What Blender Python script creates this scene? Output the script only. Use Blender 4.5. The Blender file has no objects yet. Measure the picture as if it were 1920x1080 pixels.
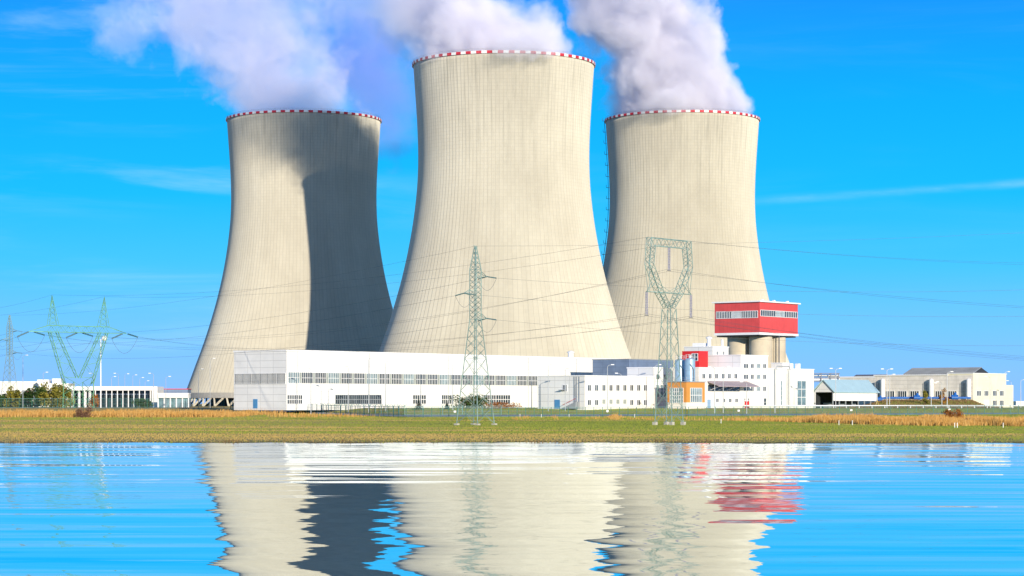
import bpy, math, random
from mathutils import Vector
R = math.radians
random.seed(7)
S = bpy.context.scene
COL = S.collection

# ------------------------------------------------------------------ camera
FOC = 4305.0; YH = 757.0; CZ = 1.3           # focal length and horizon row in pixels of the 1920 wide photo, eye height
cam_d = bpy.data.cameras.new('camera'); cam = bpy.data.objects.new('camera', cam_d); COL.objects.link(cam)
cam.location = (0, 0, CZ); cam.rotation_euler = (R(90), 0, 0)
cam_d.sensor_width = 36; cam_d.lens = 36 * FOC / 1920; cam_d.shift_y = (YH - 540) / 1920
cam_d.clip_start = 1; cam_d.clip_end = 30000
S.camera = cam

# ------------------------------------------------------------------ sky, sun, exposure
SUN_EL = R(12.5); SUN_AZ = R(22)             # the sun stands behind the camera, to its right
to_sun = Vector((math.sin(SUN_AZ) * math.cos(SUN_EL), -math.cos(SUN_AZ) * math.cos(SUN_EL), math.sin(SUN_EL)))
S.view_settings.view_transform = 'Standard'; S.view_settings.look = 'None'
S.view_settings.exposure = 0.22; S.view_settings.gamma = 1.0
S.render.engine = 'CYCLES'
S.cycles.max_bounces = 12; S.cycles.volume_bounces = 5; S.cycles.diffuse_bounces = 3
S.cycles.transparent_max_bounces = 16
S.cycles.volume_step_rate = 1.0; S.cycles.volume_max_steps = 256
S.cycles.use_denoising = True
try: S.cycles.denoiser = 'OPENIMAGEDENOISE'
except Exception: pass
S.cycles.sample_clamp_indirect = 6

class NT:
    """tiny node-tree builder"""
    def __init__(s, tree): s.t = tree; s.n = tree.nodes; s.l = tree.links
    def node(s, kind, ins=None, **kw):
        n = s.n.new(kind)
        for k, v in kw.items(): setattr(n, k, v)
        for k, v in (ins or {}).items(): s.put(n.inputs[k], v)
        return n
    def put(s, sock, v):
        if hasattr(v, 'is_output') or isinstance(v, bpy.types.NodeSocket): s.l.new(v, sock)
        else: sock.default_value = v
    def m(s, op, a, b=0.0, c=None, clamp=False):
        n = s.n.new('ShaderNodeMath'); n.operation = op; n.use_clamp = clamp
        s.put(n.inputs[0], a); s.put(n.inputs[1], b)
        if c is not None: s.put(n.inputs[2], c)
        return n.outputs[0]
    def mix(s, f, a, b, mode='MIX'):
        n = s.n.new('ShaderNodeMix'); n.data_type = 'RGBA'; n.blend_type = mode; n.clamp_factor = True
        s.put(n.inputs[0], f); s.put(n.inputs[6], a); s.put(n.inputs[7], b)
        return n.outputs[2]
    def ramp(s, f, pts, interp='LINEAR'):
        n = s.n.new('ShaderNodeValToRGB'); cr = n.color_ramp; cr.interpolation = interp
        while len(cr.elements) < len(pts): cr.elements.new(0.5)
        for e, (p, c) in zip(cr.elements, pts):
            e.position = p; e.color = c if len(c) == 4 else (*c, 1)
        s.put(n.inputs[0], f); return n.outputs[0]
    def noise(s, vec, scale, detail=3, rough=0.5, out=0, dist=0.0):
        n = s.n.new('ShaderNodeTexNoise'); s.put(n.inputs['Vector'], vec)
        n.inputs['Scale'].default_value = scale; n.inputs['Detail'].default_value = detail
        n.inputs['Roughness'].default_value = rough; n.inputs['Distortion'].default_value = dist
        return n.outputs[out]
    def smooth(s, v, lo, hi, a=0.0, b=1.0):
        n = s.n.new('ShaderNodeMapRange'); n.interpolation_type = 'SMOOTHSTEP'
        s.put(n.inputs[0], v)
        for i, x in zip((1, 2, 3, 4), (lo, hi, a, b)): n.inputs[i].default_value = x
        return n.outputs[0]
    def xyz(s, v):
        n = s.n.new('ShaderNodeSeparateXYZ'); s.put(n.inputs[0], v); return n.outputs
    def comb(s, x, y, z):
        n = s.n.new('ShaderNodeCombineXYZ')
        for i, v in enumerate((x, y, z)): s.put(n.inputs[i], v)
        return n.outputs[0]
    def scale(s, v, xyz):
        n = s.n.new('ShaderNodeVectorMath'); n.operation = 'MULTIPLY'
        s.put(n.inputs[0], v); n.inputs[1].default_value = xyz; return n.outputs[0]

W = bpy.data.worlds.new('World'); S.world = W; W.use_nodes = True
t = NT(W.node_tree); t.n.clear()
sky = t.node('ShaderNodeTexSky', sky_type='NISHITA', sun_disc=False, sun_elevation=SUN_EL,
             sun_rotation=math.pi - SUN_AZ, air_density=1.0, dust_density=0.4, ozone_density=2.0)
tc = t.node('ShaderNodeTexCoord'); d = tc.outputs['Generated']; dx, dy, dz = t.xyz(d)
K = 10.0                                                     # band colours are divided by the background strength 0.1
band = t.ramp(dz, [(0.0, (.25, .48, .95)), (.03, (.16, .52, .95)), (.06, (.05, .51, .95)), (.09, (.004, .46, .95)),
                   (.13, (.0, .39, .95)), (.175, (.0, .27, .93)), (.30, (.05, .24, .76)), (.55, (.07, .19, .52)), (1.0, (.04, .11, .30))])
base = t.mix(t.smooth(dz, .12, .5, .015, .4), t.scale(band, (K, K, K)), sky.outputs[0])
# thin cirrus, mostly on the left, and one old contrail on the right
wv = t.scale(d, (5.0, 5.0, 46.0))
w1 = t.noise(wv, 1.0, 6, .62, 0, .6)
w2 = t.noise(t.scale(d, (3.0, 3.0, 22.0)), 1.3, 3, .5)
left = t.smooth(dx, -.17, .10, 1.0, .18)
cir = t.m('MULTIPLY', t.m('MULTIPLY', t.smooth(w1, .46, .72), t.smooth(w2, .40, .66)), left)
u = t.m('DIVIDE', dx, t.m('MAXIMUM', dy, .05))
cl = t.m('SUBTRACT', dz, t.m('MULTIPLY_ADD', u, .054, .0815))
cl = t.m('SUBTRACT', cl, t.m('MULTIPLY', t.m('SUBTRACT', w1, .5), .003))
cl = t.m('POWER', 2.718, t.m('MULTIPLY', t.m('POWER', t.m('ABSOLUTE', t.m('DIVIDE', cl, .0014)), 2.0), -1.0))
cl = t.m('MULTIPLY', t.m('MULTIPLY', cl, t.smooth(u, .07, .14)), t.smooth(t.noise(t.scale(d, (14, 14, 60)), 2.0, 4, .6), .30, .65, .15, .62))
tot = t.m('MINIMUM', t.m('ADD', t.m('MULTIPLY', cir, .26), t.m('MULTIPLY', cl, .30)), .8)
skyc = t.mix(tot, base, (K * .62, K * .86, K * 1.0, 1))
bg = t.node('ShaderNodeBackground', {'Color': skyc, 'Strength': 0.1})
o = t.node('ShaderNodeOutputWorld'); t.l.new(bg.outputs[0], o.inputs[0])

sun_d = bpy.data.lights.new('sun', 'SUN'); sun_d.energy = 4.8; sun_d.angle = R(.5); sun_d.color = (1.0, .90, .74)
sun = bpy.data.objects.new('sun', sun_d); COL.objects.link(sun)
sun.rotation_euler = to_sun.to_track_quat('Z', 'Y').to_euler(); sun.location = (200, -200, 200)

# ------------------------------------------------------------------ helpers
def P(px, py, D): return Vector(((px - 960) / FOC * D, D, CZ - (py - YH) * D / FOC))
def U(px): return (px - 960) / FOC

def material(name, color, rough=.7, metal=0.0, var=.12, vscale=.35, bump=0.0, seams=None, spec=.4, ramp=None, detail=4):
    mt = bpy.data.materials.new(name); mt.use_nodes = True
    t = NT(mt.node_tree); t.n.clear()
    tc = t.node('ShaderNodeTexCoord'); ob = tc.outputs['Object']
    n = t.noise(ob, vscale, detail, .6)
    if ramp: colr = t.ramp(n, ramp)
    else: colr = t.mix(t.smooth(n, .3, .7), tuple(c * (1 - var) for c in color) + (1,), tuple(min(1, c * (1 + var)) for c in color) + (1,))
    if seams:                                   # (spacing along the wall, spacing in height, line width, depth)
        sx, sz, lw, dep = seams
        x, y, z = t.xyz(ob)
        h = t.m('ADD', x, y)
        a = t.m('LESS_THAN', t.m('FRACT', t.m('DIVIDE', h, sx)), lw / sx)
        b = t.m('LESS_THAN', t.m('FRACT', t.m('DIVIDE', z, sz)), lw / sz)
        sm = t.m('MAXIMUM', a, b)
        colr = t.mix(t.m('MULTIPLY', sm, dep), colr, tuple(c * .3 for c in color) + (1,))
        pid = t.node('ShaderNodeTexWhiteNoise', {'Vector': t.comb(t.m('FLOOR', t.m('DIVIDE', h, sx)), t.m('FLOOR', t.m('DIVIDE', z, sz)), 0)})
        colr = t.mix(t.m('MULTIPLY', pid.outputs[0], .07), colr, tuple(c * .5 for c in color) + (1,))
    p = t.node('ShaderNodeBsdfPrincipled', {'Base Color': colr, 'Roughness': rough, 'Metallic': metal, 'Specular IOR Level': spec})
    if bump:
        bn = t.node('ShaderNodeBump', {'Height': t.noise(ob, vscale * 6, 5, .6), 'Strength': bump, 'Distance': .1})
        t.l.new(bn.outputs[0], p.inputs['Normal'])
    o = t.node('ShaderNodeOutputMaterial'); t.l.new(p.outputs[0], o.inputs[0])
    return mt

M = dict(
    white=material('white_cladding', (.80, .79, .76), .6, seams=(6.0, 2.4, .09, .28), var=.04, vscale=.12),
    panel=material('grey_white_panel', (.77, .76, .74), .6, seams=(5.0, 1.9, .13, .42), var=.05, vscale=.15),
    office=material('white_render', (.80, .77, .70), .75, var=.05, vscale=.2, seams=(7.0, 3.4, .05, .12)),
    cream=material('cream_render', (.80, .74, .56), .8, var=.07, vscale=.2, seams=(4.5, 3.0, .08, .15)),
    beige=material('beige_concrete_panel', (.72, .67, .60), .85, seams=(6.0, 1.3, .12, .4), var=.10, vscale=.4),
    trim=material('white_trim', (.82, .81, .80), .5, var=.03),
    greytrim=material('grey_trim', (.30, .32, .34), .5, var=.1),
    roofgrey=material('grey_roof_sheet', (.22, .22, .24), .6, seams=(1.6, 40., .5, .7), var=.1),
    darkroof=material('dark_roof_felt', (.035, .04, .05), .7, var=.2),
    roofpink=material('pinkish_canopy_sheet', (.42, .34, .36), .6, seams=(1.2, 40., .2, .3), var=.08),
    roofblue=material('pale_blue_roof_sheet', (.42, .60, .66), .45, seams=(1.2, 40., .12, .35), var=.05),
    red=material('red_cladding', (.66, .075, .07), .5, seams=(1.5, 30., .12, .22), var=.07, vscale=.3),
    redb=material('bright_red_cladding', (.62, .02, .02), .5, var=.06),
    orange=material('orange_render', (.64, .27, .06), .7, var=.06),
    shadeblue=material('shade_blue_cladding', (.16, .22, .34), .5, seams=(5.0, 1.6, .1, .4), var=.1),  # shade on the hall wall is put into this blue-grey
    glass=material('dark_window_glass', (.035, .055, .07), .12, spec=.6, var=.5, vscale=.9),
    glassl=material('pale_window_glass', (.16, .24, .27), .15, spec=.6, var=.35, vscale=.5),
    shutter=material('grey_shutter', (.33, .36, .33), .7, var=.1),
    dark=material('shade_black', (.025, .03, .035), .9, var=.3),  # near-black puts the shade inside and beneath things into colour
    concrete=material('silo_concrete', (.58, .50, .37), .85, var=.10, vscale=.25, bump=.2, seams=(40., 3.0, .07, .18)),
    footing=material('pylon_footing_concrete', (.45, .42, .36), .9, var=.15, vscale=2.),
    galv=material('weathered_green_steel', (.27, .38, .33), .5, metal=.2, var=.25, vscale=.6),
    galvl=material('light_green_steel', (.15, .38, .19), .5, metal=.2, var=.25, vscale=.6),
    teal=material('teal_insulator', (.02, .10, .11), .25, var=.3, vscale=2),
    violet=material('grey_violet_insulator', (.16, .16, .25), .3, var=.2, vscale=2),
    wire=material('dark_aluminium_wire', (.07, .085, .10), .5, metal=.3, var=.1),
    fence=material('green_fence_paint', (.015, .12, .10), .5, var=.25, vscale=.5),
    fencel=material('pale_green_fence_wire', (.10, .24, .24), .5, var=.25, vscale=.5),
    lamp=material('grey_lamp_steel', (.42, .44, .45), .45, metal=.3, var=.1),
    lampw=material('white_lamp_cover', (.75, .76, .76), .3, var=.05),
    blue=material('blue_machine_paint', (.015, .12, .42), .4, var=.2, vscale=1.),
    bluepale=material('pale_blue_door_paint', (.08, .26, .50), .5, var=.1),
    tank=material('pale_blue_tank_steel', (.36, .52, .66), .35, metal=.3, var=.10, vscale=.8, seams=(40., 1.5, .08, .3)),
    yellow=material('yellow_pipe_paint', (.65, .48, .12), .5, var=.1),
    bark=material('bark', (.09, .065, .045), .9, var=.3, vscale=3),
    steel=material('galvanised_ladder_steel', (.11, .12, .15), .5, metal=.4, var=.1),
)

class MB:
    """collects shapes and links them as one mesh object"""
    def __init__(s): s.v = []; s.f = []; s.mi = []
    def add(s, vs, fs, mi=0):
        b = len(s.v); s.v.extend([tuple(v) for v in vs]); s.f.extend([tuple(i + b for i in f) for f in fs]); s.mi.extend([mi] * len(fs))
        return s
    def box(s, x0, x1, y0, y1, z0, z1, mi=0):
        vs = [(x, y, z) for z in (z0, z1) for y in (y0, y1) for x in (x0, x1)]
        return s.add(vs, [(0, 2, 3, 1), (4, 5, 7, 6), (0, 1, 5, 4), (2, 6, 7, 3), (0, 4, 6, 2), (1, 3, 7, 5)], mi)
    def bar(s, p, q, r, n=4, mi=0, r2=None, caps=True):
        p, q = Vector(p), Vector(q); a = q - p
        if a.length < 1e-6: return s
        a.normalize(); up = Vector((0, 0, 1)) if abs(a.z) < .9 else Vector((1, 0, 0))
        e1 = a.cross(up).normalized(); e2 = a.cross(e1)
        r2 = r if r2 is None else r2; vs = []
        for c, rr in ((p, r), (q, r2)):
            for k in range(n):
                an = 2 * math.pi * (k + .5) / n
                vs.append(c + e1 * (math.cos(an) * rr) + e2 * (math.sin(an) * rr))
        fs = [(k, (k + 1) % n, n + (k + 1) % n, n + k) for k in range(n)]
        if caps: fs += [tuple(range(n - 1, -1, -1)), tuple(range(n, 2 * n))]
        return s.add(vs, fs, mi)
    def tube(s, pts, r, n=6, mi=0):
        for a, b in zip(pts[:-1], pts[1:]): s.bar(a, b, r, n, mi, caps=False)
        return s
    def lathe(s, prof, n=24, c=(0, 0), mi=0, z0=0.0):
        vs = [(c[0] + r * math.cos(2 * math.pi * k / n), c[1] + r * math.sin(2 * math.pi * k / n), z + z0) for r, z in prof for k in range(n)]
        fs = [(i * n + k, i * n + (k + 1) % n, (i + 1) * n + (k + 1) % n, (i + 1) * n + k) for i in range(len(prof) - 1) for k in range(n)]
        return s.add(vs, fs, mi)
    def prism(s, poly, axis, a0, a1, mi=0):
        """extrude a polygon given in (u, z) along x or y"""
        n = len(poly)
        mk = (lambda u, z, a: (a, u, z)) if axis == 'x' else (lambda u, z, a: (u, a, z))
        vs = [mk(u_, z_, a0) for u_, z_ in poly] + [mk(u_, z_, a1) for u_, z_ in poly]
        fs = [tuple(range(n))[::-1], tuple(range(n, 2 * n))] + [(k, (k + 1) % n, n + (k + 1) % n, n + k) for k in range(n)]
        return s.add(vs, fs, mi)
    def build(s, name, mats, parent=None, smooth=False, loc=None, rz=0):
        me = bpy.data.meshes.new(name); me.from_pydata(s.v, [], s.f)
        for m_ in (mats if isinstance(mats, (list, tuple)) else [mats]): me.materials.append(m_)
        me.polygons.foreach_set('material_index', s.mi)
        if smooth: me.polygons.foreach_set('use_smooth', [True] * len(s.f))
        me.update()
        ob = bpy.data.objects.new(name, me); COL.objects.link(ob)
        if parent: ob.parent = parent
        if loc is not None: ob.location = loc; ob.rotation_euler[2] = rz
        return ob

def tag(o, label, cat, group=None):
    o['label'] = label; o['category'] = cat
    if group: o['group'] = group
    return o
def kind(o, k): o['kind'] = k; return o
def empty(name, label, cat, loc=(0, 0, 0), rz=0, group=None):
    o = bpy.data.objects.new(name, None); o.empty_display_size = .5; COL.objects.link(o)
    o.location = loc; o.rotation_euler[2] = rz
    return tag(o, label, cat, group)
def copy_tree(o, parent=None):
    c = o.copy(); COL.objects.link(c); c.parent = parent
    for ch in list(o.children): copy_tree(ch, c)
    return c
def lerp(a, b, f): return a + (b - a) * f
def interp(x, pts):
    if x <= pts[0][0]: return pts[0][1]
    for (x0, y0), (x1, y1) in zip(pts[:-1], pts[1:]):
        if x <= x1: return y0 + (y1 - y0) * (x - x0) / (x1 - x0)
    return pts[-1][1]
def sstep(x, a, b):
    f = min(1, max(0, (x - a) / (b - a))); return f * f * (3 - 2 * f)

# ------------------------------------------------------------------ ground and water
WATER_Z = CZ - 4.3
def fence_D(px): return interp(px, [(430, 715), (760, 562), (1920, 600)])
def fence_py(px): return interp(px, [(0, 765), (400, 766), (480, 770), (640, 779), (760, 783), (960, 782), (1440, 780), (1920, 777)])
def ground(x, y):
    if y < 60: return -5.0
    px = 960 + FOC * x / y
    F = fence_D(px); zF = CZ - (fence_py(px) - YH) * F / FOC
    sh = 250 + 1.6 * math.sin(x * .41) + 2.4 * math.sin(x * .13 + 1) + 2.5 * math.sin(x * .047 + 2) + 1.2 * math.sin(x * .9)
    z = interp(y, [(60, -5.0), (sh - 60, -4.4), (sh, WATER_Z), (420, -2.6), (545, -2.02), (F, zF), (F + 62, -.02), (F + 75, 0)])
    # earth bank in front of the right-hand hall
    b = sstep(px, 1600, 1665) * (1 - sstep(px, 1815, 1860)) * sstep(y, 706, 738) * (1 - sstep(y, 775, 800))
    return z + 2.3 * b
ys = []
y = 40.0
while y < 900:
    ys.append(y); y += 14 if y < 220 else (3.0 if y < 820 else 20)
ys += [950, 1050, 1200, 1500, 2200, 3500, 6000, 12000]
ncol = 150
g = MB(); vs = []
for y in ys:
    wide = .42 if y < 900 else .8
    for k in range(ncol + 1):
        x = lerp(-1, 1, k / ncol) * (y * wide + 60)
        vs.append((x, y, ground(x, y)))
fs = [(i * (ncol + 1) + k, i * (ncol + 1) + k + 1, (i + 1) * (ncol + 1) + k + 1, (i + 1) * (ncol + 1) + k) for i in range(len(ys) - 1) for k in range(ncol)]
g.add(vs, fs)
gm = bpy.data.materials.new('autumn_field'); gm.use_nodes = True
t = NT(gm.node_tree); t.n.clear()
ge = t.node('ShaderNodeNewGeometry'); pos = ge.outputs['Position']
gx, gy, gz = t.xyz(pos)
n1 = t.noise(t.scale(pos, (.009, .07, 0)), 1.0, 4, .6)           # mown streaks running across the field
n2 = t.noise(t.scale(pos, (.20, 1.1, 0)), 1.0, 5, .65)
n3 = t.noise(t.scale(pos, (1.6, 4.0, 0)), 1.0, 4, .7)
green = t.mix(t.smooth(n2, .3, .7), (.34, .37, .04, 1), (.46, .47, .075, 1))
tan = t.mix(t.smooth(n3, .3, .7), (.46, .33, .10, 1), (.64, .46, .17, 1))
leftish = t.smooth(gx, -80, 20, .12, -.06)
mixf = t.m('ADD', t.m('ADD', t.m('MULTIPLY', n1, 1.1), t.m('MULTIPLY', n2, .35)), leftish)
wet = t.smooth(gy, 262, 330, .16, 0)
col = t.mix(t.smooth(t.m('ADD', mixf, wet), .70, .79), green, tan)
col = t.mix(t.m('MULTIPLY', t.smooth(n3, .55, .8), .25), col, (.12, .13, .03, 1))
mud = t.smooth(t.m('ADD', gy, t.m('MULTIPLY', n2, 30.0)), 260, 325, 1, 0)
col = t.mix(t.m('MULTIPLY', mud, .9), col, t.mix(t.smooth(n1, .4, .6), (.40, .30, .12, 1), (.30, .29, .08, 1)))
col = t.mix(t.smooth(gz, WATER_Z + .004, WATER_Z + .035, .8, 0), col, (.10, .085, .035, 1))
p = t.node('ShaderNodeBsdfPrincipled', {'Base Color': col, 'Roughness': .95, 'Specular IOR Level': .1})
bn = t.node('ShaderNodeBump', {'Height': n3, 'Strength': .3, 'Distance': .25}); t.l.new(bn.outputs[0], p.inputs['Normal'])
o = t.node('ShaderNodeOutputMaterial'); t.l.new(p.outputs[0], o.inputs[0])
kind(g.build('ground', gm, smooth=True), 'structure')

wm = bpy.data.materials.new('lake_water'); wm.use_nodes = True
t = NT(wm.node_tree); t.n.clear()
ge = t.node('ShaderNodeNewGeometry'); pos = ge.outputs['Position']
gx, gy, gz = t.xyz(pos)
WBIAS = .004
a1 = t.noise(t.scale(pos, (.045, .34, 0)), 1.0, 2, .5, 1)
a2 = t.noise(t.scale(pos, (.12, .9, 0)), 1.0, 3, .55, 1)
a3 = t.noise(t.scale(pos, (.02, .085, 0)), 1.0, 3, .6, 1)
r1, g1, b1 = t.xyz(a1); r2, g2, b2 = t.xyz(a2); r3, g3, b3 = t.xyz(a3)
c = lambda v: t.m('SUBTRACT', v, .5)
nx = t.m('ADD', t.m('MULTIPLY', c(r1), .34), t.m('MULTIPLY', c(r2), .12))
far = t.m('MULTIPLY', t.smooth(gy, 70, 240, 1.0, 1.55), t.smooth(t.noise(t.scale(pos, (.006, .03, 0)), 1.0, 3, .6), .35, .65, .55, 1.35))
ny = t.m('MULTIPLY', t.m('ADD', t.m('MULTIPLY', c(g1), .025), t.m('MULTIPLY', c(g2), .012)), far)
ny = t.m('ADD', ny, t.m('MULTIPLY', c(g3), .018))
ny = t.m('SUBTRACT', ny, WBIAS)
nv = t.node('ShaderNodeVectorMath', {0: t.comb(nx, ny, 1.0)}, operation='NORMALIZE').outputs[0]
p = t.node('ShaderNodeBsdfPrincipled', {'Base Color': (.02, .10, .17, 1), 'Roughness': .015, 'IOR': 2.6, 'Specular IOR Level': 1.0, 'Normal': nv})
gl = t.node('ShaderNodeBsdfAnisotropic', {'Color': (.90, .97, 1.0, 1), 'Roughness': .012, 'Normal': nv})
mx = t.node('ShaderNodeMixShader', {0: .82, 1: p.outputs[0], 2: gl.outputs[0]})
o = t.node('ShaderNodeOutputMaterial'); t.l.new(mx.outputs[0], o.inputs[0])
wb = MB(); wb.add([(-260, -120, WATER_Z), (260, -120, WATER_Z), (260, 300, WATER_Z), (-260, 300, WATER_Z)], [(0, 1, 2, 3)])
kind(wb.build('lake_water', wm), 'structure')

def strip(name, mat, pxs, off0, off1, lift):
    m_ = MB(); vs = []
    for px in pxs:
        F = fence_D(px); u_ = U(px)
        for k in range(5):
            D = F + lerp(off0, off1, k / 4); x = u_ * D
            vs.append((x, D, ground(x, D) + lift))
    n = len(pxs)
    m_.add(vs, [(i * 5 + k, (i + 1) * 5 + k, (i + 1) * 5 + k + 1, i * 5 + k + 1) for i in range(n - 1) for k in range(4)])
    return kind(m_.build(name, mat, smooth=True), 'structure')
asph = material('pale_worn_asphalt', (.30, .32, .35), .85, var=.12, vscale=.2)
strip('service_road', asph, list(range(-140, 2080, 20)), 5, 15, .06)
strip('yard_pavement', material('yard_pavement', (.36, .35, .33), .9, var=.15, vscale=.1), list(range(-140, 2080, 20)), 66, 82, .05)

# ------------------------------------------------------------------ cooling towers
PROF = [(7, 63.6), (14, 61.0), (22.5, 57.9), (30, 55.1), (40, 51.7), (50, 48.7), (58, 46.5), (70.2, 43.7), (83.9, 41.3), (97.3, 39.7),
        (106, 39.2), (114, 39.1), (124.4, 39.4), (135, 40.0), (145, 40.7), (153.6, 41.3)]
def cat(x):   # Catmull-Rom through PROF
    for i in range(len(PROF) - 1):
        if x <= PROF[i + 1][0]: break
    p0 = PROF[max(0, i - 1)]; p1 = PROF[i]; p2 = PROF[i + 1]; p3 = PROF[min(len(PROF) - 1, i + 2)]
    f = (x - p1[0]) / (p2[0] - p1[0])
    m1 = (p2[1] - p0[1]) / (p2[0] - p0[0]) * (p2[0] - p1[0]); m2 = (p3[1] - p1[1]) / (p3[0] - p1[0]) * (p2[0] - p1[0])
    return (2*f**3 - 3*f*f + 1) * p1[1] + (f**3 - 2*f*f + f) * m1 + (-2*f**3 + 3*f*f) * p2[1] + (f**3 - f*f) * m2
cm = bpy.data.materials.new('cooling_tower_concrete'); cm.use_nodes = True
t = NT(cm.node_tree); t.n.clear()
tc = t.node('ShaderNodeTexCoord'); ob = tc.outputs['Object']; x, y, z = t.xyz(ob)
ang = t.m('ARCTAN2', y, x); rr = t.m('SQRT', t.m('ADD', t.m('MULTIPLY', x, x), t.m('MULTIPLY', y, y)))
NR = 144
a_ = t.m('FRACT', t.m('ADD', t.m('MULTIPLY', ang, NR / (2 * math.pi)), NR))
ah = t.m('MULTIPLY', t.m('ABSOLUTE', t.m('SUBTRACT', a_, .5)), 2.0)            # 1 at each meridional rib
rib = t.smooth(ah, .78, .95)
zz = t.m('FRACT', t.m('DIVIDE', z, 1.55)); zh = t.m('MULTIPLY', t.m('ABSOLUTE', t.m('SUBTRACT', zz, .5)), 2.0)
ring = t.smooth(zh, .84, .97)
cell = t.node('ShaderNodeTexWhiteNoise', {'Vector': t.comb(t.m('FLOOR', t.m('MULTIPLY', ang, NR / (2 * math.pi))), t.m('FLOOR', t.m('DIVIDE', z, 1.55)), 0)}).outputs[0]
colm = t.node('ShaderNodeTexWhiteNoise', {'Vector': t.comb(t.m('FLOOR', t.m('MULTIPLY', ang, NR / (2 * math.pi))), 3.0, 0)}).outputs[0]
big = t.noise(t.scale(ob, (.03, .03, .018)), 1.0, 5, .6)
streak = t.noise(t.comb(t.m('MULTIPLY', ang, 26.0), 0.0, t.m('MULTIPLY', z, .03)), 1.0, 4, .65)
base = t.mix(t.smooth(big, .3, .7), (.53, .49, .395, 1), (.62, .58, .475, 1))
base = t.mix(t.m('MULTIPLY', cell, .10), base, (.38, .35, .29, 1))
base = t.mix(t.m('MULTIPLY', colm, .10), base, (.38, .34, .27, 1))
topd = t.smooth(z, 95, 152, 0.0, .55)
base = t.mix(t.m('MULTIPLY', t.smooth(streak, .45, .75), t.m('ADD', topd, .16)), base, (.34, .32, .26, 1))
patch = t.noise(t.comb(t.m('MULTIPLY', ang, 5.0), 0.0, t.m('MULTIPLY', z, .045)), 1.0, 5, .7)
base = t.mix(t.m('MULTIPLY', t.smooth(patch, .52, .70), .22), base, (.68, .64, .54, 1))
drip = t.m('MULTIPLY', t.smooth(t.noise(t.comb(t.m('MULTIPLY', ang, 60.0), 5.0, t.m('MULTIPLY', z, .02)), 1.0, 3, .6), .5, .8), t.smooth(z, 128, 153, 0, .55))
base = t.mix(drip, base, (.22, .21, .18, 1))
ringk = t.smooth(z, 60, 130, .06, .17)
ln = t.m('MAXIMUM', t.m('MULTIPLY', rib, .15), t.m('MULTIPLY', ring, ringk))
base = t.mix(ln, base, (.14, .13, .11, 1))
p = t.node('ShaderNodeBsdfPrincipled', {'Base Color': base, 'Roughness': .9, 'Specular IOR Level': .15, 'Diffuse Roughness': 1.0})
hgt = t.m('ADD', t.m('MULTIPLY', rib, .12), t.m('MULTIPLY', ring, .03))
bn = t.node('ShaderNodeBump', {'Height': hgt, 'Strength': .7, 'Distance': 1.0}); t.l.new(bn.outputs[0], p.inputs['Normal'])
o = t.node('ShaderNodeOutputMaterial'); t.l.new(p.outputs[0], o.inputs[0])
M['tower'] = cm
M['rimred'] = material('rim_red_paint', (.52, .025, .04), .6, var=.15, vscale=.5)
M['rimwhite'] = material('rim_white_paint', (.78, .76, .72), .6, var=.08, vscale=.5)

def make_tower(loc, label):
    T = empty('cooling_tower', label, 'cooling tower', loc)
    zs = [7 + (153.6 - 7) * k / 70 for k in range(71)]
    prof = [(cat(z_), z_) for z_ in zs]
    th = [(r_ - .9, z_) for r_, z_ in reversed(prof)]
    MB().lathe(prof + th + [prof[0]], 180).build('shell', M['tower'], T, smooth=True)
    rm = MB(); n = 108
    for k in range(n):                                     # red and white warning band, one panel after another
        a0, a1 = 2 * math.pi * k / n, 2 * math.pi * (k + 1) / n
        vs = []
        for r_ in (41.0, 41.95):
            for z_ in (153.55, 154.7):
                for a in (a0, a1): vs.append((r_ * math.cos(a), r_ * math.sin(a), z_))
        rm.add(vs, [(4, 5, 7, 6), (0, 2, 3, 1), (2, 6, 7, 3), (0, 1, 5, 4)], k % 2)
    rm.build('warning_band', [M['rimred'], M['rimwhite']], T)
    rl = MB()
    for z_ in (155.2, 155.7): rl.tube([(41.5 * math.cos(2 * math.pi * k / 72), 41.5 * math.sin(2 * math.pi * k / 72), z_) for k in range(73)], .04, 4)
    rl.build('railing', M['steel'], T)
    MB().lathe([(62.6, 4.3), (64.4, 4.3), (64.2, 7.1), (62.6, 7.1), (62.6, 4.3)], 120).build('ring_beam', M['footing'], T)
    MB().lathe([(0.1, 6.0), (50, 6.0), (50, 0), (50.5, 0)], 60).build('shade_core', M['dark'], T)  # added near-black cylinder, stands in for the darkness under the shell
    n = 44
    for k in range(n):                                     # slanting columns in pairs
        a0 = 2 * math.pi * k / n; b = MB()
        for s_ in (-1, 1):
            a1 = a0 + s_ * .055
            b.bar((66.5 * math.cos(a0), 66.5 * math.sin(a0), 0), (63.6 * math.cos(a1), 63.6 * math.sin(a1), 4.5), .5, 6)
        b.build('leg', M['tower'], T)
    # access ladder with small landings up the shell
    def ladder(a, name='ladder'):
        ld = MB(); ca, sa = math.cos(a), math.sin(a); pr = None
        z_ = 10
        while z_ <= 154:
            r_ = cat(min(z_, 153.6)) + .7; q = (r_ * ca, r_ * sa, z_)
            if pr: ld.bar(pr, q, .14, 4)
            pr = q
            if int(z_) % 6 == 4:
                w = 1.0
                ld.bar(((r_ - .5) * ca, (r_ - .5) * sa, z_), ((r_ + 1.1) * ca, (r_ + 1.1) * sa, z_), .16, 4)
                ld.bar(((r_ + 1.1) * ca, (r_ + 1.1) * sa, z_), ((r_ + 1.1) * ca, (r_ + 1.1) * sa, z_ + 1.6), .1, 4)
            z_ += 2
        return ld.build(name, M['steel'], T)
    T['_l'] = 0; del T['_l']
    return T, ladder
DC, DS = 1050.0, 1240.0
TC, lad = make_tower((U(944.5) * DC, DC, 0), 'tallest-looking cooling tower in the middle with a clean sunlit front')
TC.scale = (1, 1, 1.012)
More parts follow.
